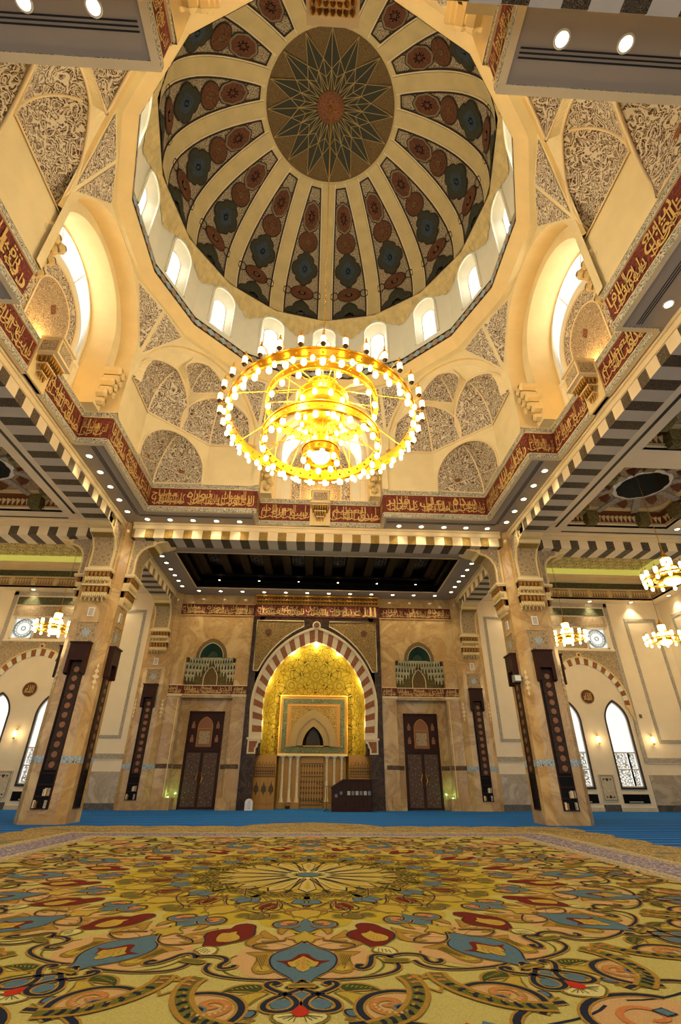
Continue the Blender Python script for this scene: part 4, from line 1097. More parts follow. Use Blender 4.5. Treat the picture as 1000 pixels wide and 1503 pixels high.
# ------------------------------------------------------------------ qibla wall, outer parts
FW = Fr((0, YW, 0), (1, 0, 0), (0, -1, 0))
def frame_rect(m, fr, u0, u1, z0, z1, w, d, mat):
    m.fbox(fr, u0, u0+w, z0+w, z1-w, 0, d, mat); m.fbox(fr, u1-w, u1, z0+w, z1-w, 0, d, mat); m.fbox(fr, u0, u1, z0, z0+w, 0, d, mat); m.fbox(fr, u0, u1, z1-w, z1, 0, d, mat)
wn = 21
for s, nm in ((-1, 'left'), (1, 'right')):
    fr = Fr((0, YW, 0), (s, 0, 0), (0, -1, 0))
    wc = 16.0; wins = ((14.6, 'nearer the pillar'), (17.42, 'nearer the corner'))
    m = MB()
    outs = [arch_point(.71, 1.05, 4.4, 5.6, 9, uc=u) for u, _ in wins]
    m.archwall(fr, 10.0, 16.0, 0, 8.55, outs[0], 0, 'wall_white'); m.archwall(fr, 16.0, 22.1, 0, 8.55, outs[1], 0, 'wall_white')
    rw = [(u, z) for u, z in arch_round(.58, 8.6, 9.19, 16)]
    m.fbox(fr, 10.0, 16.85, 8.55, ZS, -.1, 0, 'wall_white'); m.fbox(fr, 18.13, 22.1, 8.55, ZS, -.1, 0, 'wall_white'); m.fbox(fr, 16.85, 18.13, 9.84, ZS, -.1, 0, 'wall_white')
    for o_ in outs: m.strip([fr.p(u, z, 0) for u, z in o_+[o_[0]]], [fr.p(u, z, -.3) for u, z in o_+[o_[0]]], 'wall_white')
    wl = m.build('wall_far_%s' % nm, label='white plaster prayer wall of the %s aisle' % nm, cat='wall', kind='structure')
    m = MB()
    for a, b in ((10.08, 13.35), (18.45, 22.1)):
        m.fbox(fr, a, b, .3, 1.72, 0, .04, 'marble_grey'); m.fbox(fr, a, b, 0, .3, 0, .06, 'marble_base')
        m.fbox(fr, a, b, 2.3, 2.56, 0, .035, 'trim_grey'); m.fbox(fr, a, b, 2.28, 2.3, 0, .05, 'wall_white')
    m.fbox(fr, 15.55, 16.45, 0, .32, 0, .06, 'marble_base')
    for a, b in ((13.4, 15.55), (16.45, 18.45)): m.fbox(fr, a, b, 0, .18, 0, .03, 'marble_white')
    m.build('dado', parent=wl, label='grey marble dado with a dark skirting')
    m = MB(); frame_rect(m, fr, 10.45, 11.9, 3.3, 10.45, .16, .03, 'trim_grey'); frame_rect(m, fr, 19.55, 21.6, 3.3, 10.5, .18, .03, 'trim_grey')
    m.build('wall_panel_frames', parent=wl)
    # the arched bay: frame, green band, carved strips, round windows, arch of red and cream stones
    m = MB()
    m.fbox(fr, 13.4, 13.62, 2.3, 11.45, 0, .05, 'trim_grey'); m.fbox(fr, 18.4, 18.62, 2.3, 11.45, 0, .05, 'trim_grey'); m.fbox(fr, 13.4, 18.62, 11.22, 11.45, 0, .05, 'trim_grey')
    m.build('bay_frame', parent=wl)
    m = MB(); m.fbox(fr, 13.75, 18.3, 10.65, 11.12, 0, .04, 'green_band'); m.build('green_inscription', parent=wl)
    m = MB(); m.fbox(fr, 13.75, 18.3, 9.95, 10.55, 0, .03, 'carved_fine'); m.fbox(fr, 15.3, 16.75, 8.6, 9.85, 0, .03, 'carved_fine'); m.fbox(fr, 13.62, 18.4, 8.42, 8.52, 0, .08, 'wall_white')
    sp0 = arch_point(2.45, 5.2, 5.2, 7.95, 14, uc=16.0)
    for sg in (0, 1):
        half = sp0[:15] if sg == 0 else sp0[14:]
        for (a, b), (c, e) in zip(half[:-1], half[1:]):
            m.face([fr.p(a, b+.12, .03), fr.p(c, e+.12, .03), fr.p(c, 8.4, .03), fr.p(a, 8.4, .03)], 'carved_fine')
    m.build('carved_spandrels', parent=wl)
    m = MB(); ao = arch_point(2.42, 5.3, 5.3, 8.0, 14, uc=16.0); ai = arch_point(2.12, 5.3, 5.3, 7.6, 14, uc=16.0)
    m.band(fr, ai, ao, 0, .07, ['plaster_pale', 'voussoir_red'], 1, side='plaster_pale'); 
    m.band(fr, ao, arch_point(2.5, 5.3, 5.3, 8.08, 14, uc=16.0), 0, .1, ['plaster_warm'])
    for sg in (-1, 1): m.prism(fr, [(16+sg*2.5, 5.3), (16+sg*2.1, 5.3), (16+sg*2.18, 5.15), (16+sg*2.28, 5.05), (16+sg*2.3, 4.85), (16+sg*2.38, 4.7), (16+sg*2.45, 4.45), (16+sg*2.5, 4.4)], 0, .09, 'plaster_warm')
    P = [(16+.16*cos(2*pi*i/14), 8.14+.16*sin(2*pi*i/14)) for i in range(14)]; m.prism(fr, P, 0, .13, 'plaster_warm'); m.prism(fr, [(16+(u-16)*.45, 8.14+(z-8.14)*.45) for u, z in P], .13, .14, 'muq_brown')
    m.build('stone_arch', parent=wl, label='flat arch of cream and red-brown patterned stones')
    m = MB(); P = [(16.0+.38*cos(2*pi*i/28), 5.75+.38*sin(2*pi*i/28)) for i in range(28)]
    m.prism(fr, [(16+(u-16)*1.1, 5.75+(z-5.75)*1.1) for u, z in P], 0, .04, 'plaster_warm'); m.prism(fr, P, .0, .05, 'disc_red')
    md = m.build('calligraphy_roundel', label='round red-brown calligraphy roundel between the tall windows of the %s aisle' % nm, cat='roundel')
    lettering(fr, 16-.26, 16+.26, 5.52, 5.98, .05, 'محمد', md, rise=.02) if False else lettering(Fr((s*16, YW, 0), (1, 0, 0), (0, -1, 0)), -.24, .24, 5.55, 5.97, .05, 'الله', md, rise=.015)
    # round window with a star grille, and tall windows
    m = MB(); m.fbox(fr, 16.85, 18.13, 8.55, 8.63, -.1, .02, 'frame_white'); m.fbox(fr, 16.85, 18.13, 9.76, 9.84, -.1, .02, 'frame_white'); m.fbox(fr, 16.85, 16.93, 8.55, 9.84, -.1, .02, 'frame_white'); m.fbox(fr, 18.05, 18.13, 8.55, 9.84, -.1, .02, 'frame_white')
    for r in (.13, .52, .58):
        a_ = [(17.49+r*cos(2*pi*i/32), 9.195+r*sin(2*pi*i/32)) for i in range(33)]; b_ = [(17.49+(r-.035)*cos(2*pi*i/32), 9.195+(r-.035)*sin(2*pi*i/32)) for i in range(33)]; m.band(fr, b_, a_, -.06, -.03, ['grille_blue'])
    for i in range(16):
        a0 = 2*pi*i/16; a1 = 2*pi*(i+1.5)/16
        p, q = (17.49+.36*cos(a0), 9.195+.36*sin(a0)), (17.49+.54*cos(a1), 9.195+.54*sin(a1)); p2 = (17.49+.54*cos(a0-(a1-a0)), 9.195+.54*sin(a0-(a1-a0)))
        m.tube([fr.p(*p, -.045), fr.p(*q, -.045)], .012, 4, 'grille_blue'); m.tube([fr.p(*p, -.045), fr.p(*p2, -.045)], .012, 4, 'grille_blue')
    w_ = m.build('window_%d' % wn, label='square window with a round star grille high in the %s aisle' % nm, cat='window', kind='structure'); wn += 1
    m = MB(); m.fbox(fr, 16.9, 18.1, 8.6, 9.8, -.085, -.08, 'glass'); m.build('glass', parent=w_)
    for (u, where), o_ in zip(wins, outs):
        m = MB(); i_ = arch_point(.64, 1.13, 4.4, 5.5, 9, uc=u); m.band(fr, i_, o_, -.1, .05, ['navy_frame']); m.fbox(fr, u-.71, u+.71, 1.03, 1.13, -.1, .06, 'navy_frame')
        m.band(fr, arch_point(.60, 1.17, 4.4, 5.44, 9, uc=u), i_, -.12, -.04, ['frame_white']); m.fbox(fr, u-.64, u+.64, 1.13, 1.19, -.12, -.04, 'frame_white')
        for z in (1.95, 2.78): m.fbox(fr, u-.62, u+.62, z, z+.07, -.14, -.05, 'frame_white')
        for du in (.0, .25): m.fbox(fr, u+.18+du*0, u+.23, 1.15, 2.8, -.14, -.05, 'frame_white')
        w_ = m.build('window_%d' % wn, label='tall pointed window of the %s aisle, %s' % (nm, where), cat='window', kind='structure'); wn += 1
        m = MB(); m.face([fr.p(a, b, -.1) for a, b in i_], 'glass'); m.build('glass', parent=w_)
        m = MB()       # pierced screen in the lower lights
        for z0, z1 in ((1.2, 1.95), (2.05, 2.78)):
            for ua, ub in ((u-.58, u+.16), (u+.25, u+.58)):
                m.fbox(fr, ua, ub, z0, z1, -.2, -.19, 'pierced')
        m.build('pierced_screen', parent=w_, label='white pierced screen in the lower part')
        # shoe rack recess under the window
        m = MB(); m.fbox(fr, u-.72, u+.72, .38, .80, 0, .03, 'wood_black'); m.fbox(fr, u-.74, u+.74, .80, .84, 0, .05, 'wall_white'); m.fbox(fr, u+.22, u+.24, .38, .8, .03, .05, 'wood_dark'); m.fbox(fr, u-.45, u+.3, .42, .47, .03, .08, 'voussoir_light')
        m.build('low_shelf_recess', label='low dark shelf recess under the %s aisle window %s' % (nm, where), cat='shelf')
    m = MB(); m.fbox(fr, 15.58, 16.42, .45, 1.74, 0, .05, 'marble_white'); frame_rect(m, Fr(fr.p(0, 0, .05), fr.U, fr.N), 15.64, 16.36, .51, 1.68, .02, .006, 'pattern_dark')
    for z, q in ((1.55, -1), (.62, 1)): m.prism(fr, [(15.9, z), (16.1, z), (16.02, z+q*.14), (15.98, z+q*.14)], .05, .058, 'pattern_dark'); m.prism(fr, [(15.75, z), (15.88, z+.04*q), (15.8, z+.1*q)], .05, .058, 'pattern_dark'); m.prism(fr, [(16.25, z), (16.12, z+.04*q), (16.2, z+.1*q)], .05, .058, 'pattern_dark')
    m.build('marble_panel', label='framed marble panel with dark corner ornaments between the %s aisle windows' % nm, cat='panel')
    # sconces
    for u, wh in ((16.0, 'between the tall windows'), (19.15, 'on the blank wall by the corner')):
        r_ = thing('wall_sconce', 'small gilt wall sconce %s of the %s aisle' % (wh, nm), 'wall lamp', fr.p(u, 3.5, 0))
        m = MB(); m.tube([fr.p(u, 3.62, 0), fr.p(u, 3.74, .1), fr.p(u, 3.66, .18)], .018, 6, 'gold'); m.build('bracket', parent=r_); m = MB(); m.lathe(fr.p(u, 3.2, .18), [(.001, .0), (.05, .04), (.06, .1), (.03, .13)], 10, 'gold'); m.build('finial', parent=r_); m = MB(); m.lathe(fr.p(u, 3.5, .18), [(.06, .12), (.02, .17), (.001, .22)], 10, 'gold'); m.build('cap', parent=r_)
        m = MB(); m.lathe(fr.p(u, 3.32, .18), [(.03, .0), (.075, .03), (.08, .26), (.04, .3)], 12, 'bulb'); m.build('lamp_glass', parent=r_)
        add_light('sconce_light', 'POINT', fr.p(u, 3.45, .35), 9, (1, .72, .38), .08, parent=r_)
    m = MB(); m.fbox(fr, 18.83, 18.97, 4.62, 4.82, 0, .04, 'grey_metal'); m.build('wall_speaker', label='tiny grey wall loudspeaker beside the %s arched bay' % nm, cat='loudspeaker')
    # side wall
    fs = Fr((s*22.1, 0, 0), (0, 1, 0), (-s, 0, 0)); m = MB()
    m.fbox(fs, -3, YW, 0, ZS, -.1, 0, 'wall_white')
    m.fbox(fs, -3, YW, .3, 1.72, 0, .04, 'marble_grey'); m.fbox(fs, -3, YW, 0, .3, 0, .06, 'marble_base'); m.fbox(fs, -3, YW, 2.3, 2.56, 0, .035, 'trim_grey')
    for a in range(4): frame_rect(m, fs, 26.0-a*6.5, 28.4-a*6.5, 3.3, 10.5, .18, .03, 'trim_grey')
    m.build('wall_%s' % nm, label='white %s side wall with a marble dado' % nm, cat='wall', kind='structure')
# ------------------------------------------------------------------ prayer wall between the pillars
m = MB()
DY = .62
for s in (-1, 1):
    fr = Fr((0, YW, 0), (s, 0, 0), (0, -1, 0))
    out = [(4.72, 6.12), (4.72, 7.66), (5.42, 7.66)]+[(a, b) for a, b in arch_point(.72, 7.66, 7.7, 8.55, 8, uc=6.17)[1:-1]]+[(6.92, 7.66), (7.62, 7.66), (7.62, 6.12)]
    m.archwall(fr, 3.8, 10.0, 6.12, ZS, out, 0, 'marble_beige')
    m.fbox(fr, 3.8, 4.68, 0, 6.12, -DY, 0, 'marble_beige'); m.fbox(fr, 7.6, 8.5, 0, 6.12, -DY, 0, 'marble_beige'); m.fbox(fr, 8.4, 10.1, 0, ZS, -DY, -.02, 'marble_beige')
    for a, b in ((4.22, 5.0-.02), (7.32, 8.52)): m.fbox(fr, a, b, 0, .55, -.5, .09, 'marble_beige')
    m.fbox(fr, 4.68, 7.6, 5.45, 6.12, -DY, -.1, 'marble_beige')
    m.fbox(fr, 4.6, 7.7, 0, 6.12, -DY-.1, -DY, 'marble_beige')
    for a, b in ((3.88, 4.74), (7.54, 8.5)): m.fbox(fr, a, b, 5.5, 5.6, -.3, .05, 'moulding')
    m.fbox(fr, 8.52, 8.56, .6, 5.4, 0, .03, 'moulding'); m.fbox(fr, 7.7, 7.74, .6, 5.4, 0, .02, 'moulding')
for s in (-1, 1):
    fr = Fr((0, YW, 0), (s, 0, 0), (0, -1, 0))
    m.fbox(fr, 4.5, 7.85, 6.0, 9.0, -.9, -.7, 'marble_beige')
    for a, b in ((4.5, 4.72), (7.62, 7.85)): m.fbox(fr, a, b, 6.0, 9.0, -.8, -.005, 'marble_beige')
    m.fbox(fr, 4.6, 7.75, 7.68, 7.76, -.8, -.5, 'marble_beige')
wq = m.build('wall_far', label='beige marble prayer wall with the two door recesses', cat='wall', kind='structure')
for s, nm in ((-1, 'left'), (1, 'right')):
    fr = Fr((0, YW, 0), (1, 0, 0), (0, -1, 0))
    # inscription over the door, running round the piers
    def X(a, b): return tuple(sorted((s*a, s*b)))
    m = MB()
    for (a, b, d) in ((3.88, 4.72, .03), (7.56, 8.5, .03), (4.72, 7.56, -.08)):
        x0, x1 = X(a, b); m.fbox(fr, x0, x1, 5.62, 6.1, d-.1, d, 'letter_ground'); m.fbox(fr, x0, x1, 6.08, 6.12, d-.1, d+.03, 'moulding'); m.fbox(fr, x0, x1, 5.59, 5.63, d-.1, d+.03, 'moulding')
    o = m.build('trim_%d' % (30+s), label='red inscription band over the %s door' % nm, cat='calligraphy band', kind='structure')
    lettering(fr, *[sum(q) for q in zip(X(4.72, 7.56), (.05, -.05))], 5.66, 6.05, -.08, PH[4], o, rise=.015)
    lettering(fr, *[sum(q) for q in zip(X(3.88, 4.72), (.04, -.04))], 5.66, 6.05, .03, PH[1], o, rise=.015)
    lettering(fr, *[sum(q) for q in zip(X(7.56, 8.5), (.04, -.04))], 5.66, 6.05, .03, PH[1], o, rise=.015)
    m = MB(); x0, x1 = X(3.86, 8.42); m.fbox(fr, x0, x1, 10.2, 10.92, 0, .03, 'letter_ground'); m.fbox(fr, x0, x1, 10.9, 10.94, 0, .05, 'letter_gold'); m.fbox(fr, x0, x1, 10.18, 10.22, 0, .05, 'letter_gold')
    o = m.build('trim_%d' % (34+s), label='red inscription band high on the prayer wall, %s of the centre' % nm, cat='calligraphy band', kind='structure')
    lettering(fr, x0+.06, x1-.06, 10.27, 10.86, .03, PH[2] if s < 0 else PH[3], o, rise=.02)
    m = MB()
    for a, b, d in ((3.95, 5.05, -DY) , (7.12, 7.58, -DY), (7.5, 8.35, 0), (4.0, 4.7, 0)):
        x0, x1 = X(a, b); m.fbox(fr, x0, x1, 1.88, 2.1, d, d+.012, 'carved_plaque')
    m.build('trim_%d' % (38+s), label='dark carved plaque strip at shoulder height beside the %s door' % nm, cat='plaque', kind='structure')
    # stalactite half dome over the door
    cx = s*6.17
    m = MB(); R_ = 1.42
    rows = []
    def nich(t, z): return fr.p(cx+t, z, 0)
    # dark green pointed hood
    hood = arch_point(.70, 7.66, 7.7, 8.52, 10, uc=cx)
    back = [(cx+(u-cx)*.45, 7.66+(z-7.66)*.55) for u, z in hood]
    m.strip([fr.p(u, z, 0) for u, z in hood], [fr.p(u, z, -.45) for u, z in back], 'hood_green', True); m.face([fr.p(u, z, -.45) for u, z in back], 'hood_green')
    m.band(fr, hood, arch_point(.90, 7.66, 7.7, 8.78, 10, uc=cx), -.02, .05, ['star_gold']); m.band(fr, [(cx+(u-cx)*.97, z-.02) for u, z in hood], hood, -.02, .08, ['moulding'])
    nr = root = thing('stalactite_niche', 'green and cream stalactite niche above the %s door' % nm, 'niche', fr.p(cx, 6.12, 0))
    m.build('pointed_hood', parent=nr)
    # tiers: from the top down each wider and deeper cells on a concave plan
    m = MB(); m.fbox(fr, cx-1.42, cx+1.42, 6.12, 7.66, -.62, -.55, 'olive_carved'); m.build('back_panel', parent=nr, label='olive carved back panel')
    m = MB()
    tiers = [(7.36, 7.70, 1.24, .02), (7.02, 7.38, 1.46, .14), (6.72, 7.04, 1.5, .26), (6.42, 6.74, 1.52, .36)]
    for ti, (z0, z1, hw, dd) in enumerate(tiers):
        n = 16
        for i in range(n):
            t = -1+2*(i+.5)/n
            gap = [0, .12, .42, .62][ti]
            if abs(t) < gap: continue
            u = cx+t*hw; w = hw/n; dp = -.02-dd*.6-.32*(1-t*t)*(1 if ti else .8)
            m.fbox(fr, u-w*.92, u+w*.92, z1-.07, z1, -.55, dp+.06, 'niche_rib')
            pts = [(u-w*.9, z0+.05), (u-w*.9, z1-.07), (u-w*.55, z1-.07), (u-w*.55, z0+.14), (u, z0+.22)]
            m.fbox(fr, u-w*.95, u-w*.62, z0+.02, z1-.06, -.55, dp, 'niche_rib'); m.fbox(fr, u+w*.62, u+w*.95, z0+.02, z1-.06, -.55, dp, 'niche_rib')
            m.prism(fr, [(u-w*.62, z1-.07), (u, z1-.07), (u-w*.62, z1-.2)], -.5, dp, 'niche_rib'); m.prism(fr, [(u+w*.62, z1-.07), (u, z1-.07), (u+w*.62, z1-.2)], -.5, dp, 'niche_rib')
            m.fbox(fr, u-w*.6, u+w*.6, z0+.04, z1-.08, -.55, dp-.1, ['cell_olive', 'cell_green', 'cell_olive', 'cell_olive'][(ti+i//3) % 4])
            m.prism(fr, [(u-w*.95, z0+.03), (u-w*.6, z0+.03), (u-w*.78, z0-.08)], -.5, dp-.02, 'niche_rib'); m.prism(fr, [(u+w*.6, z0+.03), (u+w*.95, z0+.03), (u+w*.78, z0-.08)], -.5, dp-.02, 'niche_rib')
    m.build('stalactites', parent=nr)
    m = MB(); ct = arch_point(.42, 6.14, 6.5, 7.25, 8, uc=cx); m.band(fr, [(cx+(u-cx)*.9, z-.03) for u, z in ct], ct, -.55, -.45, ['moulding']); m.prism(fr, ct, -.55, -.5, 'star_gold'); m.build('centre_panel', parent=nr)
    # the door
    cd = s*6.09; fd_ = Fr((cd, YW+DY, 0), (1, 0, 0), (0, -1, 0))
    m = MB()
    m.fbox(fd_, -.98, -.9, 0, 4.78, 0, .12, 'wood_dark'); m.fbox(fd_, .9, .98, 0, 4.78, 0, .12, 'wood_dark'); m.fbox(fd_, -.98, .98, 4.7, 4.78, 0, .12, 'wood_dark'); m.fbox(fd_, -.9, .9, 2.84, 4.7, 0, .05, 'wood_dark'); m.fbox(fd_, -.9, .9, 2.76, 2.86, 0, .1, 'wood_dark')
    dr = m.build('door_%d' % (1 if s < 0 else 2), label='tall dark carved double door in the %s marble recess' % nm, cat='door', kind='structure')
    for sg in (-1, 1):
        m = MB(); a, b = sorted((sg*.01, sg*.9)); m.fbox(fd_, a, b, .02, 2.76, 0, .06, 'wood_dark'); m.fbox(fd_, a+.07, b-.07, .12, 2.66, .06, .07, 'door_wood')
        for z in (.55, 1.42, 2.25):
            c0 = (a+b)/2
            P = [(c0+.17*(1 if i % 2 else .72)*cos(pi*i/8), z+.17*(1 if i % 2 else .72)*sin(pi*i/8)) for i in range(16)]; m.band(fd_, [(c0+(u-c0)*.85, z+(v-z)*.85) for u, v in P+[P[0]]], P+[P[0]], .07, .085, ['muq_brown'])
            for i in range(8): m.prism(fd_, [(c0+.27*cos(pi*i/4)+.014*cos(q*pi/2), z+.3*sin(pi*i/4)+.014*sin(q*pi/2)) for q in range(4)], .07, .085, 'frame_white')
        lf = m.build('door_leaf', parent=dr)
        m = MB(); m.tube([fd_.p(sg*.09, 1.12, .07), fd_.p(sg*.09, 1.14, .13), fd_.p(sg*.17, 1.4, .14), fd_.p(sg*.09, 1.68, .13), fd_.p(sg*.09, 1.7, .07)], .02, 6, 'gold'); m.build('handle', parent=lf, label='curved gilt door handle')
    m = MB(); tp = arch_point(.42, 2.95, 3.95, 4.5, 8); m.prism(fd_, tp, .05, .08, 'bronze_disc'); m.band(fd_, [(u*.9, 2.99+(z-2.95)*.95) for u, z in tp], tp, .08, .1, ['muq_gold'])
    m.fbox(fd_, -.3, .3, 3.1, 3.75, .08, .1, 'star_tile'); m.fbox(fd_, -.36, .36, 3.85, 3.9, .08, .1, 'muq_gold'); m.build('transom_panel', parent=dr, label='copper arched panel above the leaves')
    m = MB()
    for sg in (-1, 1):
        for z in (3.35, 4.05): m.prism(fd_, [(sg*.68-.09, z-.16), (sg*.68+.09, z-.16), (sg*.68+.09, z+.05), (sg*.68+.05, z+.09), (sg*.68+.04, z+.2), (sg*.68-.04, z+.2), (sg*.68-.05, z+.09), (sg*.68-.09, z+.05)], .05, .07, 'bronze_disc')
    m.build('keyhole_panels', parent=dr)
    m = MB(); 
    lz = thing('floor_uplight', 'small green uplight in the recess of the %s door' % nm, 'uplight', (s*7.45, YW+.25, .55))
    m.lathe((s*7.45, YW-.02, .56), [(.05, 0), (.05, .04), (.001, .045)], 10, 'lamp_green'); m.build('lamp', parent=lz); add_light('green_light', 'POINT', (s*7.4, YW-.0, .72), 5, (.45, 1, .35), .05, parent=lz)

# ------------------------------------------------------------------ portal of the prayer niche
FM = Fr((-.03, YW-.12, 0), (1, 0, 0), (0, -1, 0))
HS = [(-2.84, 3.35), (-2.88, 4.1), (-2.91, 5.0)]
def horseshoe(w, zs, za, foot):
    a = arch_point(w, zs, zs, za, 16); low = [(-w*(1-.02*k/4), zs-(zs-foot)*k/4) for k in range(4, 0, -1)]
    return low + a + [(-x, z) for x, z in reversed(low)]
ai = horseshoe(2.90, 5.0, 8.66, 3.4); am = horseshoe(3.48, 4.95, 9.42, 3.4); ao = horseshoe(3.60, 4.95, 9.56, 3.4); ad = horseshoe(3.76, 4.9, 9.86, 3.4)
root = thing('prayer_niche_portal', 'great arched portal of the prayer niche with striped stones in a dark marble frame', 'arch', (0, YW, 0))
m = MB(); m.archwall(FM, -3.84, 3.84, 0, ZS, [(-3.3, 0), (-3.3, 3.3)]+[(x, z) for x, z in ai]+[(3.3, 3.3), (3.3, 0)] if False else [(-3.18, 0)]+[(x, z) for x, z in am]+[(3.18, 0)], -.0, 'marble_dark')
m.fbox(FM, -3.86, -3.83, 0, 10.05, -.2, .05, 'marble_dark'); m.fbox(FM, 3.83, 3.86, 0, 10.05, -.2, .05, 'marble_dark')
for sg in (-1, 1): a, b = sorted((sg*3.12, sg*3.7)); m.fbox(FM, a, b, 0, 2.62, -.35, .03, 'marble_dark'); a, b = sorted((sg*2.9, sg*3.7)); m.fbox(FM, a, b, 2.56, 3.4, -.4, -.32, 'marble_dark'); a, b = sorted((sg*3.05, sg*3.7)); m.fbox(FM, a, b, 2.56, 3.4, -.35, -.02, 'marble_dark')
m.build('dark_frame', parent=root, label='dark brown marble surround')
m = MB(); m.band(FM, ai, am, -.3, .06, ['voussoir_cream'], 1); m.band(FM, am, ao, -.1, .10, ['moulding']);
m.build('arch_ring', parent=root)
m = MB()
def along(L, t):
    d = [0]
    for a, b in zip(L[:-1], L[1:]): d.append(d[-1]+math.hypot(b[0]-a[0], b[1]-a[1]))
    t *= d[-1]; j = 0
    while j < len(d)-2 and d[j+1] < t: j += 1
    f = (t-d[j])/(d[j+1]-d[j]); return (L[j][0]+(L[j+1][0]-L[j][0])*f, L[j][1]+(L[j+1][1]-L[j][1])*f)
half_i, half_o = ai[:len(ai)//2+1], [(x*.985, z-.02) for x, z in am[:len(am)//2+1]]
for k in range(11):
    t0, t1 = (k+.28)/11.1+.015, (k+.78)/11.1+.015
    for sg in (1, -1):
        m.band(Fr(FM.o, FM.U*sg, FM.N), [along(half_i, t0), along(half_i, t1)], [along(half_o, t0), along(half_o, t1)], -.28, .075, ['voussoir_red'])
m.build('red_stones', parent=root, label='rust-red patterned stones of the arch')
for sg in (-1, 1):
    m = MB()
    f_ = Fr(FM.o, (sg, 0, 0), FM.N)
    m.fbox(f_, 2.82, 3.62, 3.3, 3.4, -.3, .14, 'moulding'); m.prism(f_, [(3.56, 3.3), (2.86, 3.3), (2.9, 3.15), (3.0, 3.1), (3.02, 2.95), (3.1, 2.85), (3.1, 2.6), (3.56, 2.6)], -.3, .1, 'voussoir_cream'); m.prism(f_, [(3.47, 3.22), (3.02, 3.22), (3.12, 2.95), (3.18, 2.88), (3.18, 2.68), (3.47, 2.68)], .1, .115, 'voussoir_red')
    m.build('springer', parent=root)
m = MB()
for sg in (-1, 1):
    f_ = Fr(FM.o, (sg, 0, 0), FM.N); h = ad[:len(ad)//2+1]
    pts = [(-x, z) for x, z in h if z > 6.75]
    poly = [(x, z) for x, z in pts if x > .35 and z < 9.72]
    q = [(3.62, 9.88), (3.62, poly[0][1])] + poly + [(poly[-1][0]-.0, 9.88)]
    for a_, b_ in zip(poly[:-1], poly[1:]): m.face([f_.p(*a_, .02), f_.p(*b_, .02), f_.p(b_[0], 9.88, .02), f_.p(a_[0], 9.88, .02)], 'carved_gold_panel')
    m.face([f_.p(poly[0][0], poly[0][1], .02), f_.p(3.6, poly[0][1], .02), f_.p(3.6, 9.88, .02), f_.p(poly[0][0], 9.88, .02)], 'carved_gold_panel')
    m.tube([f_.p(x, z, .03) for x, z in poly], .035, 5, 'moulding'); m.tube([f_.p(poly[0][0], poly[0][1], .03), f_.p(3.62, poly[0][1], .03), f_.p(3.62, 9.9, .03), f_.p(poly[-1][0], 9.9, .03), f_.p(*poly[-1], .03)], .035, 5, 'moulding')
    m.prism(f_, [(2.9+.22*cos(pi*i/8)*(1 if i % 2 else .7), 9.2+.22*sin(pi*i/8)*(1 if i % 2 else .7)) for i in range(16)], .02, .04, 'disc_red')
m.build('carved_spandrels', parent=root, label='gold and green carved spandrels')
m = MB(); m.prism(FM, [(.25*cos(pi*i/10), 9.62+.25*sin(pi*i/10)) for i in range(20)], 0, .18, 'moulding'); m.prism(FM, [(.17*cos(pi*i/10), 9.62+.17*sin(pi*i/10)) for i in range(20)], .18, .2, 'brown_medallion'); m.build('boss', parent=root)
m = MB(); m.fbox(FM, -3.8, 3.8, 10.16, 10.9, 0, .04, 'letter_ground'); o = m.build('inscription_band', parent=root); lettering(FM, -3.72, 3.72, 10.22, 10.84, .04, PH[2], o, rise=.02)
m = MB(); m.fbox(FM, -3.84, 3.84, 10.92, 11.42, -.05, .05, 'cornice_gilt')
n = 40
for r in range(2):
    for i in range(n):
        u = -3.8+7.6*(i+.5)/n; z = 10.96+r*.24
        m.fbox(FM, u-.085, u+.085, z+.16, z+.22, .05, .2+r*.06, 'cornice_gilt'); m.prism(FM, [(u-.085, z+.16), (u+.085, z+.16), (u, z+.02)], .05, .14+r*.06, 'muq_brown')
m.fbox(FM, -3.84, 3.84, 11.38, 11.46, 0, .3, 'cornice_gilt'); m.build('gilt_cornice', parent=root, label='gilt stalactite cornice')

# golden apse
YD = 2.55
def apse(phi, w, z): return Vector((-.03-w*cos(phi), YW+.08+YD*(sin(phi)**.55)*(w/2.9), z))
NP = 28; rows = []
prof_a = [(3.3, 0), (3.3, 2.62), (2.95, 2.63), (2.95, 5.0)] + [(-x, z) for x, z in arch_point(2.9, 5.0, 5.0, 8.66, 12)[1:13]]
for w, z in prof_a:
    rows.append([apse(pi*i/NP, max(w, .02), z) for i in range(NP+1)])
m = MB(); m.sheet(rows[:3], 'gold_wood_panel', True); m.sheet(rows[2:], 'gold_lattice', True)
ap = m.build('wall_apse', label='golden apse of the prayer niche with an embossed star lattice', cat='niche', kind='structure')
# lit from concealed lamps behind the arch
for x, z, p in ((-2.2, 6.3, 1), (2.2, 6.3, 1), (-1.2, 7.9, 1), (1.2, 7.9, 1), (0, 8.3, .7), (-2.55, 4.2, .8), (2.55, 4.2, .8)):
    add_light('niche_light', 'POINT', (x, YW+.55, z), P_APSE*p, (1, .88, .45), .12)
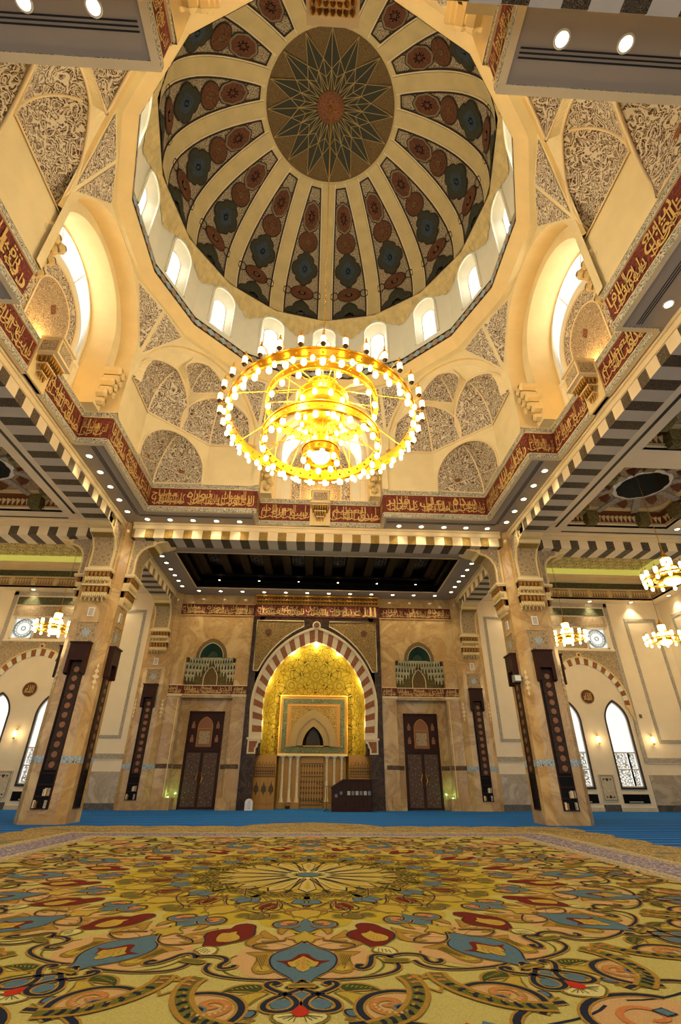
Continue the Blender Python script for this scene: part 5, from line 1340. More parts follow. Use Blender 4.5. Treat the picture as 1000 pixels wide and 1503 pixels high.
# inner facade
YI = YW+.08+YD*1.0-.55
FI = Fr((-.05, YI, 0), (1, 0, 0), (0, -1, 0))
root = thing('prayer_niche', 'inner prayer niche with a pointed arch, square teal frame and six pale columns', 'prayer niche', (0, YI, 0))
ROOT_N = root; m = MB(); A0 = arch_point(.62, 2.75, 3.15, 4.18, 10); m.archwall(FI, -2.02, 2.02, 2.62, 5.85, A0, 0, 'gold_wood'); m.fbox(FI, -2.02, 2.02, 5.85, 5.93, -.6, .08, 'brass_soft'); m.fbox(FI, -2.05, -1.98, 2.62, 5.9, -.6, .08, 'brass_soft'); m.fbox(FI, 1.98, 2.05, 2.62, 5.9, -.6, .08, 'brass_soft'); m.fbox(FI, -2.02, 2.02, 2.6, 2.72, -.6, .2, 'plaster_warm')
m.build('facade', parent=root)
m = MB(); frame_rect(m, FI, -1.86, 1.86, 2.78, 5.72, .26, .05, 'teal_band'); m.fbox(FI, -1.56, -.62, 2.76, 3.08, 0, .055, 'teal_band'); m.fbox(FI, .62, 1.56, 2.76, 3.08, 0, .055, 'teal_band'); frame_rect(m, FI, -1.5, 1.5, 3.1, 5.36, .05, .06, 'gold_wood'); m.build('teal_frame', parent=root)
m = MB(); A1_ = arch_point(1.36, 3.1, 3.3, 5.1, 10)
for (a, b), (c, e) in zip(A1_[:-1], A1_[1:]): m.face([FI.p(a, b, .03), FI.p(c, e, .03), FI.p(c, 5.32, .03), FI.p(a, 5.32, .03)], 'carved_gold_panel')
m.build('carved_spandrels', parent=root)
m = MB(); A2_ = arch_point(.98, 3.1, 3.2, 4.62, 10); m.band(FI, A2_, A1_, 0, .12, ['niche_stone']); m.band(FI, [(x, max(z, 3.1)) for x, z in A0], A2_[:len(A0)], 0, .06, ['niche_stone']) if len(A0) == len(A2_) else None; m.build('arch_moulding', parent=root)
m = MB(); m.strip([FI.p(u, z, 0) for u, z in A0], [FI.p(u*.7, z, -.5) for u, z in A0], 'gold_dark'); m.face([FI.p(u*.7, z, -.5) for u, z in A0], 'gold_dark'); m.fbox(FI, -.6, .6, 2.75, 3.1, -.3, -.26, 'teal_band'); m.build('dark_recess', parent=root)
m = MB()
for z, n, h in ((.5, 8, .2), (.85, 8, .55), (1.45, 8, .4), (1.9, 8, .4)):
    pass
m.fbox(FI, -.66, .66, 0, 2.62, -.3, -.25, 'gold_wood')
for i in range(9):
    u = -.6+1.2*i/8; m.fbox(FI, u-.012, u+.012, .15, 2.2, -.25, -.22, 'brass_dark')
    for z in (.45, .75, 1.0, 1.3, 1.75, 2.1): m.prism(FI, [(u+.05*cos(pi*j/3), z+.075*sin(pi*j/3)) for j in range(6)], -.25, -.21, 'brass_dark')
for z in (.15, .35, 1.55, 2.2): m.fbox(FI, -.62, .62, z, z+.04, -.25, -.2, 'brass_dark')
m.build('centre_screen', parent=root, label='bronze openwork screen under the arch')
m = MB(); 
for sg in (-1, 1):
    m = MB(); a, b = sorted((sg*.68, sg*1.95)); m.fbox(FI, a, b, 0, 2.6, -.5, -.2, 'gold_wood'); m.fbox(FI, a, b, 0, .3, -.2, .12, 'gold_wood'); m.build('side_panel', parent=root)
for sg in (-1, 1):
    for u in (.84, 1.27, 1.70):
        m = MB(); c0 = FI.p(sg*u, 0, .0); m.lathe(c0, [(.14, .3), (.14, .36), (.11, .4), (.125, .46), (.085, .52), (.08, 1.3), (.075, 2.3), (.09, 2.34), (.08, 2.38), (.13, 2.55), (.13, 2.6), (.001, 2.6)], 14, 'marble_white'); m.fbox(FI, sg*u-.15, sg*u+.15, 2.54, 2.62, -.15, .15, 'marble_white'); m.build('column', parent=root)
# side screens
for sg, nm in ((-1, 'left'), (1, 'right')):
    f_ = Fr((-.03, YW+.75, 0), (sg, 0, 0), (0, -1, 0)); m = MB()
    m.fbox(f_, 2.0, 3.2, 0, .12, 0, .1, 'gold_wood'); m.fbox(f_, 2.0, 3.2, .42, 1.5, -.04, 0, 'gold_wood'); m.fbox(f_, 2.0, 3.2, .12, .42, -.04, .01, 'gold_wood'); m.fbox(f_, 2.0, 3.2, 1.5, 2.6, -.12, -.06, 'gold_wood')
    r_ = m.build('gilt_screen', parent=ROOT_N)
    m = MB()
    for i in range(3):
        u = 2.2+i*.4
        for j in range(3): m.prism(f_, [(u-.1+j*.1+.025*cos(q*pi/2), .27+.025*sin(q*pi/2)) for q in range(4)], .01, .02, 'brass_dark')
        m.prism(f_, [(u, .62), (u+.05, .78), (u+.14, .85), (u+.12, 1.05), (u+.04, 1.15), (u, 1.35), (u-.04, 1.15), (u-.12, 1.05), (u-.14, .85), (u-.05, .78)], 0, .015, 'brass_dark')
        m.fbox(f_, u-.205, u-.195, .12, 1.5, 0, .02, 'brass_dark')
    n = 12
    for i in range(n):
        u = 2.03+1.14*(i+.5)/n; m.tube([f_.p(u, 1.55, -.02), f_.p(u, 2.1+.1*(i % 2), -.02)], .012, 5, 'brass_dark'); m.ball(f_.p(u, 2.13+.1*(i % 2), -.02), .028, 'brass_dark', 6, 5); m.prism(f_, [(u+.04*cos(pi*j/3), 1.8+.07*sin(pi*j/3)) for j in range(6)], -.03, -.01, 'brass_dark')
    for z in (1.52, 1.66, 1.95): m.fbox(f_, 2.0, 3.18, z, z+.03, -.03, .0, 'brass_dark')
    m.build('openwork', parent=r_)

# pulpit, microphone stand, plaque, flowers
root = thing('pulpit', 'low dark wooden pulpit with glazed inlays standing right of the prayer niche', 'pulpit', (2.05, 28.6, 0))
m = MB(); f_ = Fr((0, 28.3, 0), (1, 0, 0), (0, -1, 0))
m.prism(f_, [(1.0, 0), (3.05, 0), (3.05, 1.36), (1.6, 1.36), (1.0, 1.02)], -.9, 0, 'wood_dark', back=True); m.build('body', parent=root)
m = MB(); m.prism(f_, [(.97, 1.0), (1.6, 1.36), (3.1, 1.36), (3.1, 1.43), (1.58, 1.43), (.97, 1.08)], -.93, .05, 'wood_dark', back=True); m.build('rail', parent=root)
m = MB()
for i in range(6): m.fbox(f_, 1.78+i*.21, 1.93+i*.21, .72, .9, 0, .012, 'voussoir_light' if i % 2 == 0 else 'grey_metal')
for i in range(2): m.fbox(f_, 1.15+i*.25, 1.28+i*.25, .62+.12*i, .76+.12*i, 0, .012, 'grey_metal')
for i in range(7): m.fbox(f_, 1.74+i*.21, 1.75+i*.21, .1, 1.3, 0, .02, 'wood_black')
m.build('inlays', parent=root)
root = thing('microphone_stand', 'thin black microphone stand with two booms left of the pulpit', 'microphone stand', (.72, 28.2, 0))
m = MB(); m.tube([(.72, 28.2, .03), (.72, 28.2, 1.1)], .014, 6, 'black')
for a in (0, 2.1, 4.2): m.tube([(.72, 28.2, .12), (.72+.28*cos(a), 28.2+.28*sin(a), .01)], .011, 5, 'black')
m.build('pole', parent=root)
for z, dx in ((1.1, .46), (.42, .3)):
    m = MB(); m.tube([(.72-dx, 28.15, z+.12*(dx > .4)), (.72, 28.2, z), (.72+dx*.8, 28.2, z-.04)], .011, 5, 'black'); m.ball((.72-dx, 28.15, z+.12*(dx > .4)), .032, 'black', 8, 6); m.build('boom', parent=root)
root = thing('notice_plaque', 'white round-topped plaque with black writing standing on the floor left of the niche', 'plaque', (-3.2, 28.7, 0))
f_ = Fr((-3.2, 28.7, 0), (1, 0, 0), (0, -1, 0)); m = MB(); m.prism(f_, arch_round(.2, 0.02, .36, 10, .18), -.04, 0, 'frame_white', back=True); m.build('board', parent=root)
for i, w in enumerate(('الفجر', 'الظهر', 'العصر', 'المغرب', 'العشاء')):
    lettering(f_, -.07, .09, .40-i*.075, .455-i*.075, 0, w, root, mat='black', rise=.006)
root = thing('flower_arrangement', 'small dark flower arrangement on the floor before the left columns', 'flowers', (-1.35, YI-.35, .0))
m = MB()
m.lathe((-1.35, YI-.3, .0), [(.1, 0), (.14, .12), (.11, .14), (.001, .14)], 10, 'wood_dark'); m.build('pot', parent=root)
m = MB(); rnd = random.Random(3)
for i in range(40):
    a, e = rnd.uniform(0, 2*pi), rnd.uniform(.1, .32); c0 = Vector((-1.35+e*cos(a), YI-.3+e*.5*sin(a), .17+rnd.uniform(0, .14))); m.add([c0+Vector((rnd.uniform(-.05, .05), 0, rnd.uniform(-.05, .05))) for q in range(3)], [(0, 1, 2)], 'muq_green' if i % 3 else 'cp_coral')
m.build('foliage', parent=root)
# gold bracket balconies in the middle of each side of the opening
for s in range(4):
    fr = side_frame(s, B); nm = SIDE[s]
    root = thing('wall_bracket', 'boxed cream bracket with gilt stalactites in the middle of the %s side' % nm, 'bracket', fr.p(0, ZS, 0))
    m = MB(); m.fbox(fr, -.47, .47, ZS, 12.9, -.1, .06, 'plaster_warm'); m.fbox(fr, -.40, .40, 12.42, 12.98, 0, .62, 'plaster_warm'); m.fbox(fr, -.44, .44, 12.98, 13.05, 0, .68, 'moulding'); m.fbox(fr, -.44, .44, 12.36, 12.43, 0, .66, 'moulding'); m.build('box', parent=root)
    m = MB(); m.fbox(fr, -.32, .32, 12.5, 12.9, .62, .635, 'carved_fine')
    for sg in (-1, 1): a, b = sorted((sg*.4, sg*.412)); m.fbox(fr, a, b, 12.5, 12.9, .08, .56, 'carved_fine')
    m.build('carved_panels', parent=root)
    m = MB()
    for z1, w, d, n in ((12.36, .38, .52, 7), (12.12, .28, .36, 5), (11.9, .18, .22, 3)):
        m.fbox(fr, -w, w, z1-.05, z1, 0, d, 'plaster_warm')
        for i in range(n):
            for j in range(max(1, int(d/.13))):
                u = -w+2*w*(i+.5)/n; dd = d-.06-j*.13; m.lathe(fr.p(u, z1-.25, dd), [(.001, 0), (.03, .05), (.05, .2)], 6, 'gold_wood')
    m.build('stalactites', parent=root)
    add_light('bracket_light', 'POINT', fr.p(0, 13.2, -.12), 60, (1, .62, .22), .06, parent=root)
# ------------------------------------------------------------------ great chandelier
CX, CY = -.02, 10.85
def ringband(m, R, z0, z1, t=.05, n=72, mat='gold'):
    P = lambda r, z: [Vector((CX+r*cos(2*pi*i/n), CY+r*sin(2*pi*i/n), z)) for i in range(n+1)]
    m.strip(P(R, z0), P(R, z1), mat, True); m.strip(P(R-t, z0), P(R-t, z1), mat, True); m.strip(P(R, z0), P(R-t, z0), mat); m.strip(P(R, z1), P(R-t, z1), mat)
    m.tube(P(R+.01, z0), .025, 6, mat); m.tube(P(R+.01, z1), .025, 6, mat)
root = thing('chandelier', 'huge gilt chandelier of three lamp rings hanging under the dome', 'chandelier', (CX, CY, 9.0))
m = MB(); n = 0; z = 11.9
ch = [(CX, CY, 11.9+i*.12) for i in range(int((30.32-11.9)/.12))]
for i, p in enumerate(ch): m.ball(p, .034, 'brass_soft', 6, 4, 1.3)
m.build('chain', parent=root)
RINGS = [('outer_ring', 2.66, 10.12, 10.42), ('upper_ring', 1.62, 10.82, 11.08), ('lower_ring', 1.64, 9.38, 9.66), ('top_tier', .44, 11.5, 11.72), ('middle_tier', .74, 11.0, 11.22), ('bottom_tier', .5, 9.05, 9.3), ('heart_tier', .62, 10.3, 10.5)]
for nm, R, z0, z1 in RINGS:
    m = MB(); ringband(m, R, z0, z1, .06, 72 if R > 1 else 36)
    k = int(2*pi*R/.16)
    for i in range(k):          # cresting and bosses
        a = 2*pi*i/k; c0 = Vector((CX+R*cos(a), CY+R*sin(a), z1)); tt = Vector((-sin(a), cos(a), 0))*.05
        m.add([c0-tt, c0+tt, c0+Vector((0, 0, .09))], [(0, 1, 2)], 'gold')
        if i % 2 == 0: m.ball((CX+(R+.01)*cos(a), CY+(R+.01)*sin(a), (z0+z1)/2), .028, 'gold', 6, 5); m.ball((CX+(R-.08)*cos(a), CY+(R-.08)*sin(a), (z0+z1)/2), .028, 'brass_dark', 6, 5)
    m.build(nm, parent=root)
m = MB()
def spoke(r0, z0, r1, z1, n, ph=0., w=.014):
    for i in range(n):
        a = 2*pi*i/n+ph; m.tube([(CX+r0*cos(a), CY+r0*sin(a), z0), (CX+r1*cos(a), CY+r1*sin(a), z1)], w, 5, 'gold')
spoke(.3, 11.5, 2.6, 10.4, 8, .39); spoke(.45, 11.1, 1.58, 11.0, 8); spoke(.4, 10.5, 1.6, 9.6, 12, .2); spoke(.4, 11.4, 1.6, 11.08, 8, .2); spoke(.08, 9.9, 1.6, 9.45, 6); spoke(1.6, 10.85, 1.62, 9.66, 8, .2); spoke(.3, 10.4, .46, 9.3, 8, .1)
m.build('stays', parent=root, label='thin gilt stays')
m = MB(); m.lathe((CX, CY, 0), [(.02, 11.95), (.1, 11.85), (.06, 11.75), (.3, 11.62), (.42, 11.5), (.2, 11.4), (.12, 11.3), (.62, 11.15), (.72, 11.0), (.3, 10.92), (.1, 10.8), (.1, 10.6), (.5, 10.45), (.6, 10.3), (.2, 10.22), (.14, 9.9), (.07, 9.5), (.14, 9.38), (.46, 9.28), (.46, 9.05), (.40, 9.02)], 24, 'gold'); m.build('stem', parent=root)
m = MB(); m.ball((CX, CY, 9.12), .26, 'bulb', 20, 12, .8); m.build('bottom_globe', parent=root, label='large glowing globe at the bottom')
def bulbmesh():
    m = MB(); m.lathe((0, 0, 0), [(.001, -.16), (.04, -.155), (.068, -.12), (.072, -.05), (.06, .0)], 10, 'bulb'); m.lathe((0, 0, 0), [(.062, 0), (.07, .03), (.03, .06), (.015, .09)], 8, 'gold'); return m
b0 = bulbmesh().build('bulb', parent=root)
BUL = [(2.60, 10.08, 36, .0), (1.56, 10.78, 18, .1), (1.58, 9.34, 22, .05), (.40, 11.46, 7, 0), (.66, 10.98, 9, .2), (.46, 9.02, 8, .1)]
first = True
for R, z, n, ph in BUL:
    for i in range(n):
        a = 2*pi*i/n+ph; b = b0 if first else b0.copy()
        if not first: COL.objects.link(b)
        first = False
        b.matrix_parent_inverse = wm(root).inverted(); b.location = (CX+R*cos(a), CY+R*sin(a), z)
m = MB()
for R, z, n, ph in ((2.72, 10.06, 36, .087), (.56, 10.28, 10, 0)):
    for i in range(n):
        a = 2*pi*i/n+ph; m.lathe((CX+R*cos(a), CY+R*sin(a), z), [(.001, -.14), (.05, -.12), (.055, -.03), (.03, .02)], 8, 'bulb')
m.build('small_bulbs', parent=root, kind='stuff')
# lanterns on curved arms around the outer ring
def lantern_parts():
    m = MB(); m.lathe((0, 0, 0), [(.062, -.10), (.066, -.07), (.066, .10), (.058, .12)], 10, 'bulb'); g = m
    m = MB(); m.lathe((0, 0, 0), [(.001, -.2), (.035, -.17), (.06, -.13), (.07, -.10)], 8, 'brass_dark'); m.lathe((0, 0, 0), [(.075, .12), (.05, .17), (.02, .2), (.035, .24), (.01, .28), (.025, .31), (.001, .36)], 8, 'gold')
    for j in range(4): a = pi/2*j; m.tube([(.07*cos(a), .07*sin(a), -.11), (.07*cos(a), .07*sin(a), .12)], .007, 4, 'gold')
    m.tube([(0, 0, .24), (-.16, 0, .26), (-.28, 0, .14), (-.3, 0, 0)], .013, 5, 'gold'); return g, m
g, h = lantern_parts(); g0 = h.build('lantern', parent=root); g1 = g.build('lantern_glass', parent=g0)
N_ = 34
for i in range(N_):
    a = 2*pi*(i+.5)/N_; R = 2.88
    o = g0 if i == 0 else g0.copy(); c = g1 if i == 0 else g1.copy()
    if i: COL.objects.link(o); COL.objects.link(c); c.parent = o; c.matrix_parent_inverse = Matrix()
    else: c.matrix_parent_inverse = Matrix()
    o.matrix_parent_inverse = wm(root).inverted(); o.location = (CX+R*cos(a), CY+R*sin(a), 10.42); o.rotation_euler = (0, 0, a)
for j in range(8):
    a = 2*pi*(j+.5)/8; add_light('chandelier_light', 'POINT', (CX+2.3*cos(a), CY+2.3*sin(a), 9.9), P_CHAND, (1, .82, .50), .25, parent=root)
for j in range(4):
    a = 2*pi*j/4; add_light('chandelier_light', 'POINT', (CX+1.1*cos(a), CY+1.1*sin(a), 11.3), P_CHAND*.8, (1, .82, .50), .25, parent=root)

# ------------------------------------------------------------------ side chandeliers
def small_chandelier():
    r = thing('side_chandelier', '', 'chandelier')
    m = MB(); m.lathe((0, 0, 0), [(.02, 1.15), (.06, 1.05), (.04, 1.0), (.16, .88), (.17, .8), (.05, .8)], 14, 'gold'); m.lathe((0, 0, 0), [(.1, .5), (.3, .46), (.3, .4), (.1, .36)], 16, 'gold'); m.lathe((0, 0, 0), [(.3, .1), (.6, .06), (.62, -.02), (.3, -.06), (.1, -.1)], 20, 'gold'); m.tube([(0, 0, 1), (0, 0, -.2)], .05, 8, 'gold'); m.build('stem', parent=r)
    m = MB()
    for i in range(9): a = 2*pi*i/9; m.lathe((.15*cos(a), .15*sin(a), .68), [(.03, -.16), (.04, -.12), (.04, .1), (.02, .14)], 8, 'bulb')
    for i in range(12): a = 2*pi*i/12; m.lathe((.27*cos(a), .27*sin(a), .26), [(.03, -.16), (.05, -.12), (.05, .08), (.03, .12)], 8, 'bulb')
    m.ball((0, 0, -.12), .3, 'bulb', 14, 8, .5); m.build('lit_glass', parent=r)
    m = MB(); m.tube([(.94*cos(2*pi*i/48), .94*sin(2*pi*i/48), .02) for i in range(49)], .035, 6, 'gold')
    for i in range(12): a = 2*pi*i/12; m.tube([(.3*cos(a), .3*sin(a), .0), (.6*cos(a), .6*sin(a), .18), (.94*cos(a), .94*sin(a), .02)], .014, 5, 'gold')
    m.build('arms', parent=r)
    for i in range(14):
        a = 2*pi*i/14; m = MB(); x, y = .94*cos(a), .94*sin(a)
        m.lathe((x, y, .12), [(.06, -.06), (.075, -.02), (.075, .14), (.05, .17)], 8, 'bulb'); m.lathe((x, y, .12), [(.05, .17), (.02, .24), (.001, .34)], 6, 'gold'); m.lathe((x, y, -.1), [(.001, -.1), (.05, -.07), (.065, 0), (.05, .05)], 8, 'bulb'); m.build('lamp', parent=r)
    m = MB(); m.tube([(0, 0, 1.1), (0, 0, 5.4)], .014, 5, 'brass_soft')
    for i in range(30): m.ball((0, 0, 1.15+i*.14), .022, 'brass_soft', 5, 4)
    m.build('chain', parent=r)
    return r
p0 = small_chandelier()
spots = [((13.5, 16.65, 8.15), 'gilt side chandelier nearest the camera in the right aisle, under the little lobed dome', 3.9),
         ((13.4, 25.1, 8.05), 'gilt side chandelier beside the right near pillar in the far right bay', 4.8),
         ((18.75, 25.1, 8.05), 'gilt side chandelier in the far right bay at the right frame edge', 4.8),
         ((-13.4, 25.1, 8.05), 'gilt side chandelier beside the left near pillar in the far left bay', 4.8)]
for i, (p, lab, L_) in enumerate(spots):
    c = p0 if i == 0 else dup(p0)
    c.location = p; c['label'] = lab
    add_light('chandelier_light', 'POINT', (p[0], p[1], p[2]-.25), P_SMALL, (1, .74, .38), .3)
for p in ((-13.5, 16.65, 8.15), (-18.75, 25.1, 8.05)):
    c = dup(p0); c.location = p; c['label'] = 'gilt side chandelier of the left aisle %s' % ('under the near coffer' if p[1] < 20 else 'by the corner'); add_light('chandelier_light', 'POINT', (p[0], p[1], p[2]-.25), P_SMALL, (1, .74, .38), .3)

# ------------------------------------------------------------------ recessed downlights
dm = MB(); dm.lathe((0, 0, 0), [(.13, .0), (.13, -.012), (.10, -.014), (.095, -.004)], 20, 'frame_white'); dm.lathe((0, 0, 0), [(.096, -.006), (.001, -.006)], 20, 'lamp_warm')
d0 = dm.build('downlight', label='', cat='downlight'); used = []
def down(x, y, lab, grp, z=ZS-.001, light=0, tilt=None, scale=1.):
    o = d0 if not used else dup(d0); used.append(1)
    o.location = (x, y, z); o.scale = (scale,)*3; o['label'] = lab; o['group'] = grp
    if light: add_light('spot', 'SPOT', (x, y, z-.05), light, (1, .80, .50), .06, rot=(0, 0, 0) if tilt is None else tilt, spot=1.7)
for s in range(4):
    fr = side_frame(s, 8.18 if s == 2 else 8.36); nm = SIDE[s]
    L = [-7.7, -6.7, -5.68, -4.64, -3.61]
    for sg in (-1, 1):
        for i, u in enumerate(L):
            p = fr.p(sg*-u if sg > 0 else u, 0, 0); down(p.x, p.y, 'round downlight in the soffit on the %s side, %s from the %s corner' % (nm, ORD[i], 'left' if sg < 0 else 'right'), 'downlights of the domed bay soffit', light=P_SPOT*.35 if s != 2 else 0)
for s, nm in ((-1, 'left'), (1, 'right')):
    for i in range(6): down(s*8.15, 23.4+i*.88, 'round downlight along the %s edge of the dark coffer, %s from the striped beam' % (nm, ORD[i]), 'downlights beside the dark coffer', light=P_SPOT*.15)
    for i in range(8): down(s*10.15, 6.4+i*1.62, 'round downlight between the %s beam and the aisle slot, %s from the camera' % (nm, ORD[i]), 'downlights beside the long beams')
    for i in range(4): down(s*(12.0+i*2.72), 28.98, 'round downlight close to the prayer wall in the %s aisle, %s from the pillar' % (nm, ORD[i]), 'downlights washing the aisle wall', light=P_SPOT)
    for i in range(3): down(s*21.75, 27.6-i*2.3, 'round downlight close to the %s side wall, %s from the prayer wall' % (nm, ORD[i]), 'downlights washing the side wall', light=P_SPOT)
    down(s*16.4, 18.9, 'round downlight between the two coffers of the %s aisle' % nm, 'downlights between coffers')
for i in range(12):
    x = -7.3+i*14.6/11; down(x, 28.55, 'round downlight above the prayer wall, %s from the left' % ORD[i], 'downlights above the prayer wall', light=P_SPOT*.6)
for i in range(6): down((i-2.5)*2.35, 27.3, 'tiny downlight set in the dark coffer, %s from the left' % ORD[i], 'tiny coffer downlights', z=ZS+.24, scale=.55)
for i in range(15): down(-7+i*1.0, 21.2, 'round downlight just behind the far striped beam, %s from the left' % ORD[i], 'downlights behind the far beam', light=P_SPOT*.2 if i % 3 == 0 else 0)
# air slots in the soffit
for s in range(4):
    for sg in (-1, 1):
        fr = side_frame(s, 8.0); a, b = sorted((sg*3.0, sg*7.95)); m = MB()
        for k in range(3): f2 = side_frame(s, 7.93+k*.06); p, q = f2.p(a, ZS-.004, .012), f2.p(b, ZS, -.012); m.box((min(p.x, q.x), min(p.y, q.y), ZS-.006), (max(p.x, q.x), max(p.y, q.y), ZS-.001), 'slot_dark')
        m.build('air_slot', label='narrow black air slot in the soffit on the %s side, %s half' % (SIDE[s], 'left' if sg < 0 else 'right'), cat='air vent')
# daylight at the windows
for s in range(4):
    fr = side_frame(s, 9.2); N = fr.N
    add_light('window_daylight', 'AREA', fr.p(0, 16.3, -.1), P_WIN, (1, .97, .9), 3.4, rot=N.to_track_quat('-Z', 'Z').to_euler(), sy=3.0)
for k in range(16):
    a = 2*pi*k/16; N = Vector((-sin(a), -cos(a), 0)); add_light('window_daylight', 'AREA', (-.05+7.6*sin(a), YC+7.6*cos(a), 21.4), P_DRUM, (1, .98, .92), .8, rot=N.to_track_quat('-Z', 'Z').to_euler(), sy=1.7)
